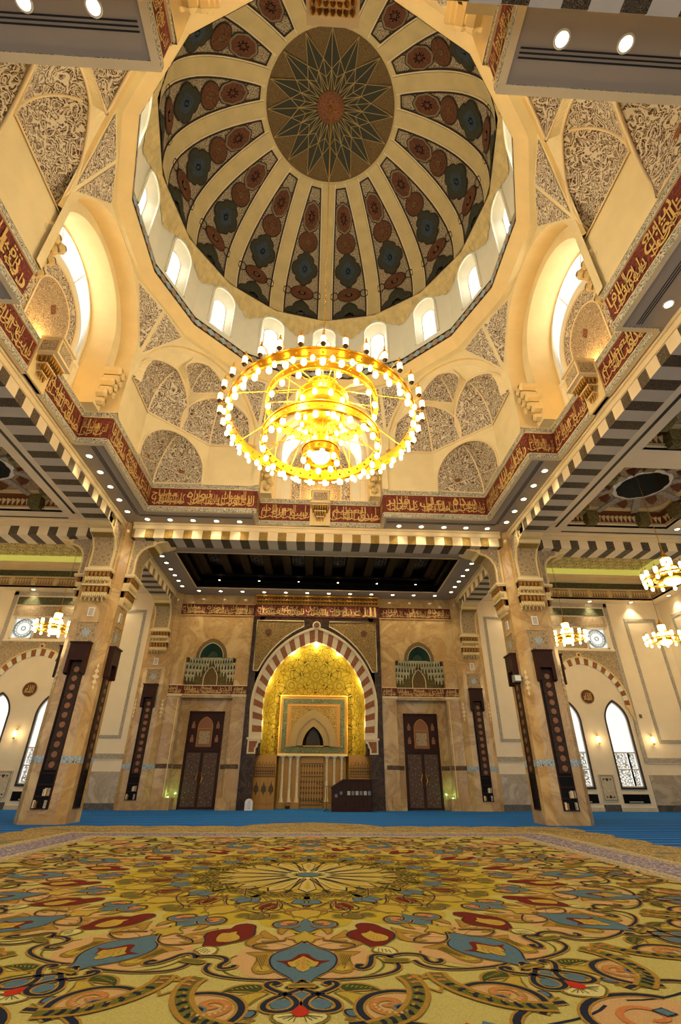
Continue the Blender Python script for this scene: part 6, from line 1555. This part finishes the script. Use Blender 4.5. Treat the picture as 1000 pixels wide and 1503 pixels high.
# carpet wedge: (kind, frame, colour, layer, points, edge/width, mirrored/gilt)
KP = [('F','a','peach',1,[(0.029,3.374),(0.174,3.301),(0.378,3.458),(0.483,3.756),(0.574,3.94),(0.57,4.193),(0.448,4.447),(0.316,4.561),(0.153,4.556),(0.092,4.496),(0.245,4.251),(0.268,4.007),(0.13,3.795),(0.056,3.601)],None,False),('F','a','yellow',1,[(-0.034,0.865),(0.359,1.168),(0.678,1.786),(0.462,2.977),(0.289,3.081),(0.176,3.182),(0.001,3.258)],None,False),('F','a','blue',8,[(0.011,3.609),(0.059,3.728),(0.117,3.835),(0.192,3.907),(0.254,4.021),(0.267,4.15),(0.244,4.29),(0.193,4.409),(0.123,4.509),(0.075,4.599),(0.056,4.675),(0.013,4.701)],'navy',True),('F','a','red',11,[(0.0,3.985),(0.042,4.008),(0.07,4.081),(0.126,4.166),(0.221,4.176),(0.149,4.235),(0.109,4.325),(0.06,4.285),(0.005,4.244)],None,True),('F','a','yleaf',12,[(0.002,4.065),(0.052,4.137),(0.088,4.193),(0.125,4.221),(0.092,4.324),(0.058,4.323),(0.046,4.386),(0.008,4.434)],None,True),('L','a','coral',13,[(0.007,4.107),(0.007,4.385)],0.014,0),('L','a','olive',13,[(0.026,4.164),(0.062,4.245)],0.011,0),('L','a','olive',13,[(0.025,4.244),(0.053,4.31)],0.011,0),('L','a','navy',10,[(0.011,3.609),(0.117,3.795),(0.235,3.877),(0.356,3.849),(0.459,3.756),(0.367,3.653),(0.169,3.578)],0.03,1),('L','a','navy',10,[(-0.013,4.607),(0.056,4.697),(0.11,4.761)],0.045,1),('F','a','gold',14,[(0.009,4.685),(0.093,4.698),(0.099,4.73),(0.089,4.776),(0.01,4.774)],None,True),('F','a','olive',15,[(0.009,4.706),(0.087,4.714),(0.083,4.74),(0.01,4.738)],None,True),('L','a','navy',9,[(-0.009,4.768),(0.072,4.846),(0.165,4.922),(0.232,5.008),(0.246,5.097),(0.212,5.152),(0.142,5.17),(0.073,5.143),(0.034,5.082),(0.031,5.011),(0.065,4.928),(0.14,4.853),(0.218,4.775),(0.254,4.708),(0.239,4.654),(0.197,4.641),(0.17,4.673),(0.199,4.701)],0.062,1),('F','a','blue',8,[(0.072,4.989),(0.127,4.958),(0.19,5.007),(0.201,5.07),(0.169,5.121),(0.117,5.127),(0.069,5.091),(0.055,5.038)],None,False),('F','a','blue',8,[(0.011,4.819),(0.04,4.86),(0.057,4.909),(0.045,4.965),(0.015,5.01)],None,True),('F','a','brightred',12,[(0.016,5.085),(0.056,5.172),(0.047,5.216),(0.019,5.251)],None,True),('F','a','cream',7,[(0.017,5.162),(0.064,5.192),(0.142,5.195),(0.168,5.236),(0.143,5.298),(0.09,5.342),(0.022,5.384)],'olive',True),('L','a','olive',10,[(0.022,5.223),(0.04,5.322)],0.012,0),('L','a','olive',10,[(0.027,5.224),(0.073,5.3)],0.012,0),('L','a','olive',10,[(0.032,5.224),(0.107,5.278)],0.012,0),('L','a','olive',10,[(0.037,5.224),(0.141,5.255)],0.012,0),('L','a','navy',6,[(0.753,4.198),(0.763,4.318),(0.722,4.418),(0.631,4.494),(0.501,4.549),(0.335,4.584),(0.172,4.591),(0.071,4.553),(0.03,4.506)],0.055,1),('F','a','gold',4,[(0.266,3.94),(0.375,3.927),(0.487,3.946),(0.41,4.033),(0.372,4.153),(0.399,4.307),(0.37,4.42),(0.301,4.448),(0.223,4.391),(0.284,4.265),(0.288,4.08)],'olive',False),('L','a','olive',8,[(0.32,3.986),(0.302,4.066)],0.011,0),('L','a','olive',8,[(0.336,3.994),(0.306,4.13)],0.011,0),('L','a','olive',8,[(0.352,4.002),(0.31,4.192)],0.011,0),('L','a','olive',8,[(0.368,4.01),(0.313,4.253)],0.011,0),('L','a','olive',8,[(0.383,4.017),(0.317,4.312)],0.011,0),('L','a','olive',8,[(0.399,4.025),(0.32,4.369)],0.011,0),('F','a','yleaf',8,[(0.298,4.292),(0.363,4.293),(0.368,4.383),(0.303,4.418),(0.258,4.38)],None,False),('F','a','blue',5,[(0.005,2.738),(0.044,2.9),(0.124,2.925),(0.266,2.917),(0.324,3.017),(0.259,3.132),(0.136,3.16),(0.068,3.259),(0.005,3.336)],'navy',True),('L','a','navy',8,[(0.045,3.075),(0.122,3.16),(0.259,3.143),(0.329,3.039),(0.301,2.907),(0.182,2.824),(0.081,2.89),(0.095,2.99),(0.178,3.046),(0.249,3.005)],0.034,1),('F','a','coral',10,[(0.11,2.936),(0.181,2.904),(0.259,2.972),(0.234,3.058),(0.178,3.057),(0.196,2.993),(0.137,2.98)],None,False),('F','a','yleaf',8,[(0.004,3.277),(0.068,3.413),(0.133,3.47),(0.17,3.516),(0.094,3.55),(0.074,3.628),(0.01,3.677)],'olive',True),('F','a','coral',10,[(0.094,3.514),(0.14,3.524),(0.109,3.577)],None,False),('F','a','yleaf',6,[(0.0,2.305),(0.112,2.335),(0.164,2.468),(0.126,2.644),(0.052,2.691),(0.003,2.785)],'olive',True),('F','a','gold',7,[(0.155,3.14),(0.245,3.163),(0.254,3.284),(0.212,3.379),(0.202,3.263)],'olive',False),('F','a','blue',7,[(-0.003,1.836),(0.071,1.961),(0.065,2.08),(0.001,2.137)],'navy',True),('L','a','olive',6,[(0.001,2.194),(0.05,2.306),(0.159,2.403),(0.27,2.311),(0.324,2.115),(0.332,1.905),(0.2,1.776),(-0.003,1.836)],0.022,1),('L','a','navy',6,[(0.833,1.079),(0.771,1.706),(0.636,1.88),(0.493,2.015),(0.408,2.259),(0.481,2.449),(0.614,2.53),(0.66,2.681),(0.563,2.774),(0.449,2.724),(0.473,2.578),(0.589,2.452),(0.759,2.308),(0.955,2.024),(1.007,1.627)],0.026,1),('L','a','navy',6,[(0.371,1.78),(0.295,2.011),(0.292,2.298),(0.376,2.394),(0.462,2.26),(0.459,2.029),(0.383,1.875)],0.026,1),('F','a','red',6,[(0.346,2.057),(0.4,2.013),(0.436,2.203),(0.385,2.341),(0.338,2.257)],None,False),('F','a','olive',6,[(0.487,2.603),(0.579,2.58),(0.624,2.68),(0.565,2.751),(0.493,2.725)],None,False),('F','a','olive',6,[(0.306,2.599),(0.392,2.576),(0.452,2.676),(0.382,2.759),(0.308,2.721)],'gold',False),('F','a','blue',7,[(0.587,1.719),(0.681,1.753),(0.744,1.882),(0.664,1.942),(0.6,1.91)],'navy',False),('F','a','gold',5,[(0.69,2.208),(0.795,2.124),(0.934,2.185),(0.987,2.38),(0.902,2.432),(0.942,2.588),(0.852,2.457),(0.749,2.402)],'olive',False),('L','a','green',4,[(0.02,1.401),(0.206,1.44),(0.412,1.616),(0.833,1.079)],0.05,1),('L','a','olive',4,[(0.018,1.105),(0.282,1.26),(0.494,1.41)],0.03,1),('L','a','olive',5,[(0.02,1.401),(0.098,1.71),(0.024,1.837)],0.022,0),('F','r','red',6,[(0.575,2.98),(0.698,3.015),(0.766,3.155),(0.844,3.318),(0.849,3.47),(0.79,3.595),(0.721,3.713),(0.648,3.809),(0.591,3.775),(0.519,3.622),(0.446,3.523),(0.407,3.403),(0.464,3.269),(0.533,3.211),(0.51,3.086)],'navy',False),('F','r','yleaf',9,[(0.539,3.387),(0.596,3.35),(0.643,3.274),(0.675,3.352),(0.728,3.392),(0.789,3.487),(0.762,3.594),(0.681,3.635),(0.632,3.625),(0.578,3.536)],None,False),('L','r','coral',10,[(0.639,3.39),(0.602,3.545)],0.012,0),('L','r','coral',10,[(0.663,3.437),(0.635,3.573)],0.012,0),('L','r','coral',10,[(0.686,3.484),(0.668,3.6)],0.012,0),('L','r','coral',10,[(0.709,3.53),(0.7,3.627)],0.012,0),('F','r','cream',7,[(0.627,3.825),(0.687,3.794),(0.767,3.829),(0.799,3.969),(0.72,3.997),(0.656,3.95),(0.607,3.918)],'olive',False),('L','r','green',10,[(0.657,3.842),(0.641,3.95)],0.012,0),('L','r','green',10,[(0.684,3.858),(0.678,3.959)],0.012,0),('L','r','green',10,[(0.71,3.875),(0.715,3.967)],0.012,0),('L','r','green',10,[(0.737,3.891),(0.751,3.976)],0.012,0),('L','r','navy',8,[(0.763,4.178),(0.71,4.07),(0.636,4.017),(0.573,4.059),(0.553,4.192),(0.521,4.311),(0.465,4.373),(0.428,4.334),(0.445,4.276),(0.478,4.297)],0.066,1),('L','r','navy',8,[(0.71,4.07),(0.836,4.0),(0.952,4.011),(1.013,4.079),(1.019,4.192),(1.074,4.248),(1.134,4.195),(1.122,4.139)],0.066,1),('F','r','olive',13,[(0.681,4.148),(0.854,4.146),(0.86,4.187),(0.835,4.228),(0.676,4.223),(0.668,4.182)],'gold',False),('F','a','gold',4,[(0.272,3.519),(0.377,3.476),(0.425,3.337),(0.39,3.237),(0.33,3.382),(0.246,3.545),(0.319,3.617),(0.397,3.567)],'olive',False),('F','a','gold',4,[(0.895,3.3),(0.946,3.321),(0.965,3.491),(1.039,3.539),(1.133,3.586),(0.996,3.635),(0.907,3.562),(0.887,3.443)],'olive',False),('F','a','peach',3,[(0.795,4.903),(0.716,4.866),(0.604,4.848),(0.472,4.922),(0.394,5.067),(0.4,5.236),(0.469,5.355),(0.613,5.389),(0.723,5.286)],None,False),('L','a','navy',6,[(0.799,4.884),(0.72,4.842),(0.606,4.838),(0.485,4.893),(0.408,5.0),(0.379,5.127),(0.404,5.256),(0.476,5.362),(0.59,5.432)],0.075,1),('L','a','coral',8,[(0.696,5.196),(0.607,5.21),(0.523,5.191),(0.476,5.113),(0.489,5.025),(0.558,4.981),(0.624,5.002),(0.634,5.057),(0.585,5.091),(0.553,5.063)],0.055,1),('F','a','peach',11,[(0.669,5.2),(0.685,5.179),(0.694,5.201),(0.678,5.221)],None,False),('F','a','peach',11,[(0.63,5.207),(0.645,5.187),(0.654,5.208),(0.639,5.227)],None,False),('F','a','peach',11,[(0.592,5.205),(0.607,5.185),(0.616,5.206),(0.601,5.226)],None,False),('F','a','peach',11,[(0.554,5.2),(0.569,5.18),(0.579,5.201),(0.564,5.221)],None,False),('F','a','peach',11,[(0.522,5.183),(0.537,5.162),(0.546,5.183),(0.531,5.204)],None,False),('F','a','peach',11,[(0.494,5.156),(0.508,5.136),(0.518,5.157),(0.503,5.178)],None,False),('F','a','peach',11,[(0.476,5.122),(0.491,5.101),(0.501,5.123),(0.486,5.144)],None,False),('F','a','peach',11,[(0.47,5.078),(0.485,5.056),(0.495,5.079),(0.481,5.1)],None,False),('F','a','navy',9,[(0.623,5.101),(0.681,5.076),(0.717,5.13),(0.671,5.187),(0.628,5.161)],'blue',False),('F','a','blue',5,[(0.29,5.158),(0.332,5.143),(0.376,5.178),(0.363,5.227),(0.312,5.233)],'navy',False),('L','a','olive',10,[(0.768,4.528),(0.806,4.632),(0.821,4.768),(0.801,4.942),(0.736,5.122),(0.652,5.252),(0.537,5.338),(0.431,5.398)],0.15,1),('L','a','coral',14,[(0.781,4.62),(0.818,4.587),(0.834,4.599)],0.05,0),('L','a','coral',14,[(0.796,4.698),(0.833,4.672),(0.849,4.689)],0.05,0),('L','a','navy',14,[(0.792,4.793),(0.833,4.773),(0.854,4.795)],0.05,0),('L','a','navy',14,[(0.778,4.903),(0.818,4.894),(0.838,4.924)],0.05,0),('L','a','navy',14,[(0.748,5.006),(0.785,5.012),(0.803,5.053)],0.05,0),('L','a','navy',14,[(0.714,5.095),(0.745,5.109),(0.76,5.157)],0.05,0),('L','a','navy',14,[(0.669,5.171),(0.695,5.192),(0.705,5.246)],0.05,0),('L','a','navy',14,[(0.617,5.235),(0.639,5.26),(0.645,5.315)],0.05,0),('L','a','navy',14,[(0.559,5.281),(0.577,5.309),(0.58,5.366)],0.05,0),('L','a','navy',14,[(0.498,5.318),(0.514,5.345),(0.516,5.401)],0.05,0),('F','a','gold',15,[(0.791,4.844),(0.812,4.814),(0.821,4.845),(0.801,4.874)],None,False),('F','a','gold',15,[(0.768,4.969),(0.788,4.942),(0.797,4.97),(0.777,4.998)],None,False),('F','a','gold',15,[(0.724,5.086),(0.744,5.06),(0.753,5.087),(0.734,5.113)],None,False),('F','a','gold',15,[(0.663,5.187),(0.681,5.163),(0.691,5.188),(0.672,5.212)],None,False),('F','a','gold',15,[(0.6,5.258),(0.617,5.235),(0.627,5.259),(0.609,5.282)],None,False),('L','a','gold',8,[(0.994,4.463),(0.919,4.521),(0.916,4.59),(0.969,4.58),(1.031,4.667),(0.963,4.874)],0.04,0),('F','a','green',6,[(0.271,4.725),(0.348,4.684),(0.436,4.698),(0.509,4.753),(0.558,4.836),(0.475,4.804),(0.378,4.811),(0.31,4.829)],'gold',False),('L','a','yleaf',10,[(0.314,4.757),(0.336,4.716)],0.012,0),('L','a','yleaf',10,[(0.347,4.764),(0.369,4.728)],0.012,0),('L','a','yleaf',10,[(0.379,4.77),(0.401,4.739)],0.012,0),('L','a','yleaf',10,[(0.412,4.776),(0.433,4.751)],0.012,0),('L','a','yleaf',10,[(0.444,4.782),(0.466,4.762)],0.012,0),('L','a','yleaf',10,[(0.477,4.788),(0.497,4.773)],0.012,0),('F','a','yleaf',5,[(0.238,4.856),(0.319,4.839),(0.41,4.891),(0.468,4.873),(0.398,5.022),(0.41,5.133),(0.359,5.066),(0.312,4.95)],'olive',False),('L','a','olive',3,[(0.275,5.271),(0.373,5.314),(0.439,5.398)],0.02,1),('L','a','olive',3,[(0.033,3.809),(0.268,3.65),(0.41,3.754)],0.016,0)]
# ------------------------------------------------------------------ the great carpet
KX, KY = 0., 9.4
HX, HY0, HY1 = 5.5, KY-6.3, KY+6.0
BW = 1.45
zc = .012
# scalloped outer field
def scallop():
    P = []; x0, x1, y0, y1 = -8.3, 8.3, HY0-2.9, 18.9
    def side(a, b, n, nx, ny):
        for i in range(n):
            for j in range(10):
                t = (i+j/10)/n; h = .34*abs(sin(pi*j/10))**.6; P.append((a[0]+(b[0]-a[0])*t+nx*h, a[1]+(b[1]-a[1])*t+ny*h))
    side((x0, y1), (-2.4, y1), 4, 0, 1); 
    for j in range(14): t = j/14; P.append((-2.4+4.8*t, y1+1.75*sin(pi*t)**.7+.18*abs(sin(pi*t*3))))
    side((2.4, y1), (x1, y1), 4, 0, 1); side((x1, y1), (x1, y0), 11, 1, 0); side((x1, y0), (x0, y0), 10, 0, -1); side((x0, y0), (x0, y1), 11, -1, 0)
    return P
P = scallop(); fz = Fr((0, 0, 0), (1, 0, 0), (0, 0, 1))
m = MB(); m.face([(x, y, zc) for x, y in P], 'carpet_outer'); n = len(P)
m.add([(x, y, 0.0) for x, y in P]+[(x, y, zc) for x, y in P], [(i, (i+1) % n, n+(i+1) % n, n+i) for i in range(n)], 'cp_gold')
carpet = m.build('carpet', label='vast olive and gold medallion carpet with scalloped edge in the middle of the hall', cat='carpet')
m = MB()
def rect(x0, y0, x1, y1, z, mat): m.face([(x0, y0, z), (x1, y0, z), (x1, y1, z), (x0, y1, z)], mat)
rect(-HX-BW, HY0-BW, HX+BW, HY1+BW, zc+.001, 'cp_cream'); rect(-HX-BW+.08, HY0-BW+.08, HX+BW-.08, HY1+BW-.08, zc+.002, 'carpet_guard')
rect(-HX-BW+.3, HY0-BW+.3, HX+BW-.3, HY1+BW-.3, zc+.003, 'carpet_border'); rect(-HX-.34, HY0-.34, HX+.34, HY1+.34, zc+.004, 'cp_cream'); rect(-HX-.28, HY0-.28, HX+.28, HY1+.28, zc+.005, 'carpet_guard'); rect(-HX-.04, HY0-.04, HX+.04, HY1+.04, zc+.006, 'cp_gold'); rect(-HX, HY0, HX, HY1, zc+.007, 'cp_ground')
m.build('border', parent=carpet, label='blue and red flowered border')
pm = MB(); Z0 = zc+.008
def put(pts, rot, mat, lay):
    """polygon in wedge space (x across, y outwards) turned to the wedge and kept inside the field"""
    ca, sa = cos(rot), sin(rot); out = []
    for x, y in pts:
        X = KX + x*ca + y*sa; Y = KY - (-x*sa + y*ca); out.append((min(HX, max(-HX, X)), min(HY1, max(HY0, Y)), Z0+lay*.0007))
    cx = sum(p[0] for p in out)/len(out); cy = sum(p[1] for p in out)/len(out)
    if abs(cx) > HX-.01 or not (HY0 < cy < HY1) or cy < .3: return None
    return out
def fill(pts, rot, mat, lay):
    o = put(pts, rot, mat, lay)
    if o: pm.face(o, mat)
def ribbon(line, w, rot, mat, lay, taper=False):
    A_, B_ = [], []; n = len(line)
    for i, (x, y) in enumerate(line):
        x0, y0 = line[max(0, i-1)]; x1, y1 = line[min(n-1, i+1)]; d = math.hypot(x1-x0, y1-y0) or 1
        ww = w*(1-.75*i/(n-1)) if taper else w
        nx, ny = -(y1-y0)/d*ww/2, (x1-x0)/d*ww/2; A_.append((x+nx, y+ny)); B_.append((x-nx, y-ny))
    a, b = put(A_, rot, mat, lay), put(B_, rot, mat, lay)
    if a and b: pm.strip(a, b, mat)
def vine(line, w, rot, lay=4, taper=False, core='cp_navy'):
    ribbon(line, w*1.75, rot, 'cp_gold', lay, taper); ribbon(line, w, rot, core, lay+1, taper)
def outl(pts, f, cx=None, cy=None):
    cx = sum(p[0] for p in pts)/len(pts) if cx is None else cx; cy = sum(p[1] for p in pts)/len(pts) if cy is None else cy
    return [(cx+(x-cx)*f, cy+(y-cy)*f) for x, y in pts]
def shp(pts, rot, mat, lay, edge='cp_navy', gold=True, f=1.10):
    if gold: fill(outl(pts, f*1.07), rot, 'cp_gold', lay)
    fill(outl(pts, f), rot, edge, lay+1); fill(pts, rot, mat, lay+2)
def bez(P, n=12):
    out = []
    for k in range(0, len(P)-1, 3):
        a, b, c, d = P[k:k+4]
        for i in range(n+1):
            t = i/n; u = 1-t; out.append((u**3*a[0]+3*u*u*t*b[0]+3*u*t*t*c[0]+t**3*d[0], u**3*a[1]+3*u*u*t*b[1]+3*u*t*t*c[1]+t**3*d[1]))
    return out
def mir(L): return [(-x, y) for x, y in L]
def spiral(cx, cy, r0, r1, a0, turns, n=30): return [(cx+(r0+(r1-r0)*i/n)*cos(a0+2*pi*turns*i/n), cy+(r0+(r1-r0)*i/n)*sin(a0+2*pi*turns*i/n)) for i in range(n+1)]
def leaf(x, y, L, w, a, rot, mat, lay, veins=True, core='cp_gold'):
    ca, sa = cos(a), sin(a); pts = []
    for i in range(11): t = i/10; pts.append((t*L, w*sin(pi*t)**.8*(1-.35*t)+.18*L*sin(pi*t)*.5))
    for i in range(9, 0, -1): t = i/10; pts.append((t*L, -w*.25*sin(pi*t)+.18*L*sin(pi*t)*.5))
    q = [(x+u*ca-v*sa, y+u*sa+v*ca) for u, v in pts]; fill(outl(q, 1.22), rot, 'cp_gold', lay); fill(outl(q, 1.1), rot, 'cp_olive', lay+1); fill(q, rot, mat, lay+2)
    if veins:
        for i in range(1, 8):
            t = i/8; u, v = t*L, .18*L*sin(pi*t)*.5; ribbon([(x+u*ca-v*sa, y+u*sa+v*ca), (x+(u+.05*L)*ca-(v+w*.6*sin(pi*t))*sa, y+(u+.05*L)*sa+(v+w*.6*sin(pi*t))*ca)], .012, rot, core, lay+3)
W_ = 2*pi/16
# central star
disc = [(2.62*cos(t)*(1+.05*abs(cos(8*t))), 2.62*sin(t)*(1+.05*abs(cos(8*t)))) for t in [2*pi*i/128 for i in range(128)]]
fill(disc, 0, 'cp_yellow', 0)
fill([(1.5*cos(2*pi*i/64), 1.5*sin(2*pi*i/64)) for i in range(64)], 0, 'cp_olive', 1); fill([(1.42*cos(2*pi*i/64), 1.42*sin(2*pi*i/64)) for i in range(64)], 0, 'cp_yleaf', 2)
for k in range(16):
    a = k*W_; h = W_/2
    vine([(.32*sin(0), .32), (0.0, 1.25)], .012, a+h, 5)
    shp([(0, .3), (.075, .62), (.115, 1.12), (0, 1.34), (-.115, 1.12), (-.075, .62)], a, 'cp_star', 3, 'cp_navy', gold=False, f=1.12)
    fill([(0, .55), (.03, .8), (.04, 1.08), (0, 1.2), (-.04, 1.08), (-.03, .8)], a, 'cp_yleaf', 6)
    for s in (-1, 1): ribbon([(s*.02, .3), (s*.30, 1.44)], .014, a, 'cp_navy', 7)
    for rr, cc, ww in ((1.55, 'cp_green', .07), (1.75, 'cp_olive', .02), (2.45, 'cp_olive', .02)): ribbon([(rr*sin(t), rr*cos(t)*(1+.03*cos(16*t))) for t in [(-.5+i/6)*W_ for i in range(7)]], ww, a, cc, 3)
    for s in (-1, 1): ribbon([(0, 1.58), (s*.32, 1.98), (0, 2.42)], .022, a, 'cp_olive', 3); ribbon([(s*.30, 1.56), (0, 1.78), (-s*.3, 1.56)], .02, a, 'cp_green', 3)
    shp([(0, 1.16), (.06, 1.3), (0, 1.42), (-.06, 1.3)], a+h, 'cp_green', 3, 'cp_olive', False)
    shp([(0, .2), (.05, .3), (0, .42), (-.05, .3)], a, 'cp_cream', 8, 'cp_olive', False)
shp([(.2*cos(2*pi*i/16)*(1 if i % 2 else .8), .2*sin(2*pi*i/16)*(1 if i % 2 else .8)) for i in range(16)], 0, 'cp_blue', 10)
def smooth(P, closed, q=3):
    n = len(P); out = []
    for i in range(n if closed else n-1):
        p0, p1, p2, p3 = (P[(i-1) % n], P[i], P[(i+1) % n], P[(i+2) % n]) if closed else (P[max(0, i-1)], P[i], P[i+1], P[min(n-1, i+2)])
        for k in range(q):
            t = k/q; out.append(tuple(.5*(2*p1[c]+(p2[c]-p0[c])*t+(2*p0[c]-5*p1[c]+4*p2[c]-p3[c])*t*t+(3*p1[c]-p0[c]-3*p2[c]+p3[c])*t**3) for c in (0, 1)))
    if not closed: out.append(P[-1])
    return out
for k in range(16):
    a = k*W_; jz = (k % 2)*.0002
    for kind, frm, colr, lay, pts, e, fl in KP:
        colr = 'cp_'+colr; lay = lay + (k % 2)*.3
        if kind == 'F':
            if fl:
                P = smooth(pts, False); P = P + mir(reversed(P)); sets = [P]
            else:
                P = smooth(pts, True, 2); sets = [P] if frm == 'r' else [P, mir(P)]
            for P in sets:
                if e:
                    cx = sum(p[0] for p in P)/len(P); cy = sum(p[1] for p in P)/len(P)
                    def grow(d): return [(x+(x-cx)/max(.01, math.hypot(x-cx, y-cy))*d, y+(y-cy)/max(.01, math.hypot(x-cx, y-cy))*d) for x, y in P]
                    if lay < 12: fill(grow(.026), a, 'cp_gold', lay-.2)
                    fill(grow(.017), a, 'cp_navy' if e == 'cp_navy' or e == 'navy' else 'cp_olive' if 'olive' in e else 'cp_'+e.replace('cp_', ''), lay-.1)
                fill(P, a, colr, lay)
        else:
            P = smooth(pts, False)
            for Q in ([P] if frm == 'r' else [P, mir(P)]):
                w = e*.62
                if fl: ribbon(Q, w*1.7+.008, a, 'cp_gold', lay-.15)
                ribbon(Q, w, a, colr, lay)
    # outer scrollwork towards the corners
    for ring, r in enumerate((5.75, 6.6, 7.5)):
        for q in (-1, 0, 1):
            rr = a + q*W_/3
            if q == 0:
                c1 = (0, r); fill([(c1[0]+.42*cos(t), c1[1]+.36*sin(t)) for t in [2*pi*i/22 for i in range(22)]], rr, 'cp_peach', 2)
                vine([(.42*cos(t), r+.36*sin(t)) for t in [.4+5.4*i/26 for i in range(27)]], .05, rr, 5); ribbon(spiral(0, r, .26, .05, 1, 1.2), .05, rr, 'cp_coral', 7); shp([(.1, r-.05), (.18, r-.05), (.18, r+.04), (.1, r+.04)], rr, 'cp_blue', 8, 'cp_navy', False, 1.3)
            else:
                vine(bez([(-.4*q, r-.4), (.2*q, r-.5), (.3*q, r+.1), (0, r+.2), (-.3*q, r+.3), (-.3*q, r+.7), (.2*q, r+.65)]), .05, rr, 5)
                leaf(-.05*q, r-.1, .55, .09, pi/2-q*.7, rr, 'cp_green' if ring else 'cp_olive', 8); leaf(.2*q, r+.25, .4, .07, pi/2+q*1.0, rr, 'cp_yleaf', 8)
                fill([(.3*q, r-.3), (.3*q+.07, r-.22), (.3*q, r-.14), (.3*q-.07, r-.22)], rr, 'cp_brightred' if q > 0 else 'cp_blue', 9)
    # light vines filling the ground
    for s in (-1, 1):
        ribbon(bez([(s*.56, 4.0), (s*.8, 4.3), (s*.5, 4.6), (s*.3, 4.55)]), .02, a, 'cp_olive', 3); ribbon(bez([(s*.1, 5.5), (s*.5, 5.7), (s*.9, 5.4), (s*1.0, 5.7)]), .025, a, 'cp_navy', 3)
pm.build('woven_pattern', parent=carpet, label='scrolling arabesque pattern with blue palmettes and red tulips')
for ob in list(bpy.data.objects):
    if ob.type == 'EMPTY' and not ob.get('label'): pass
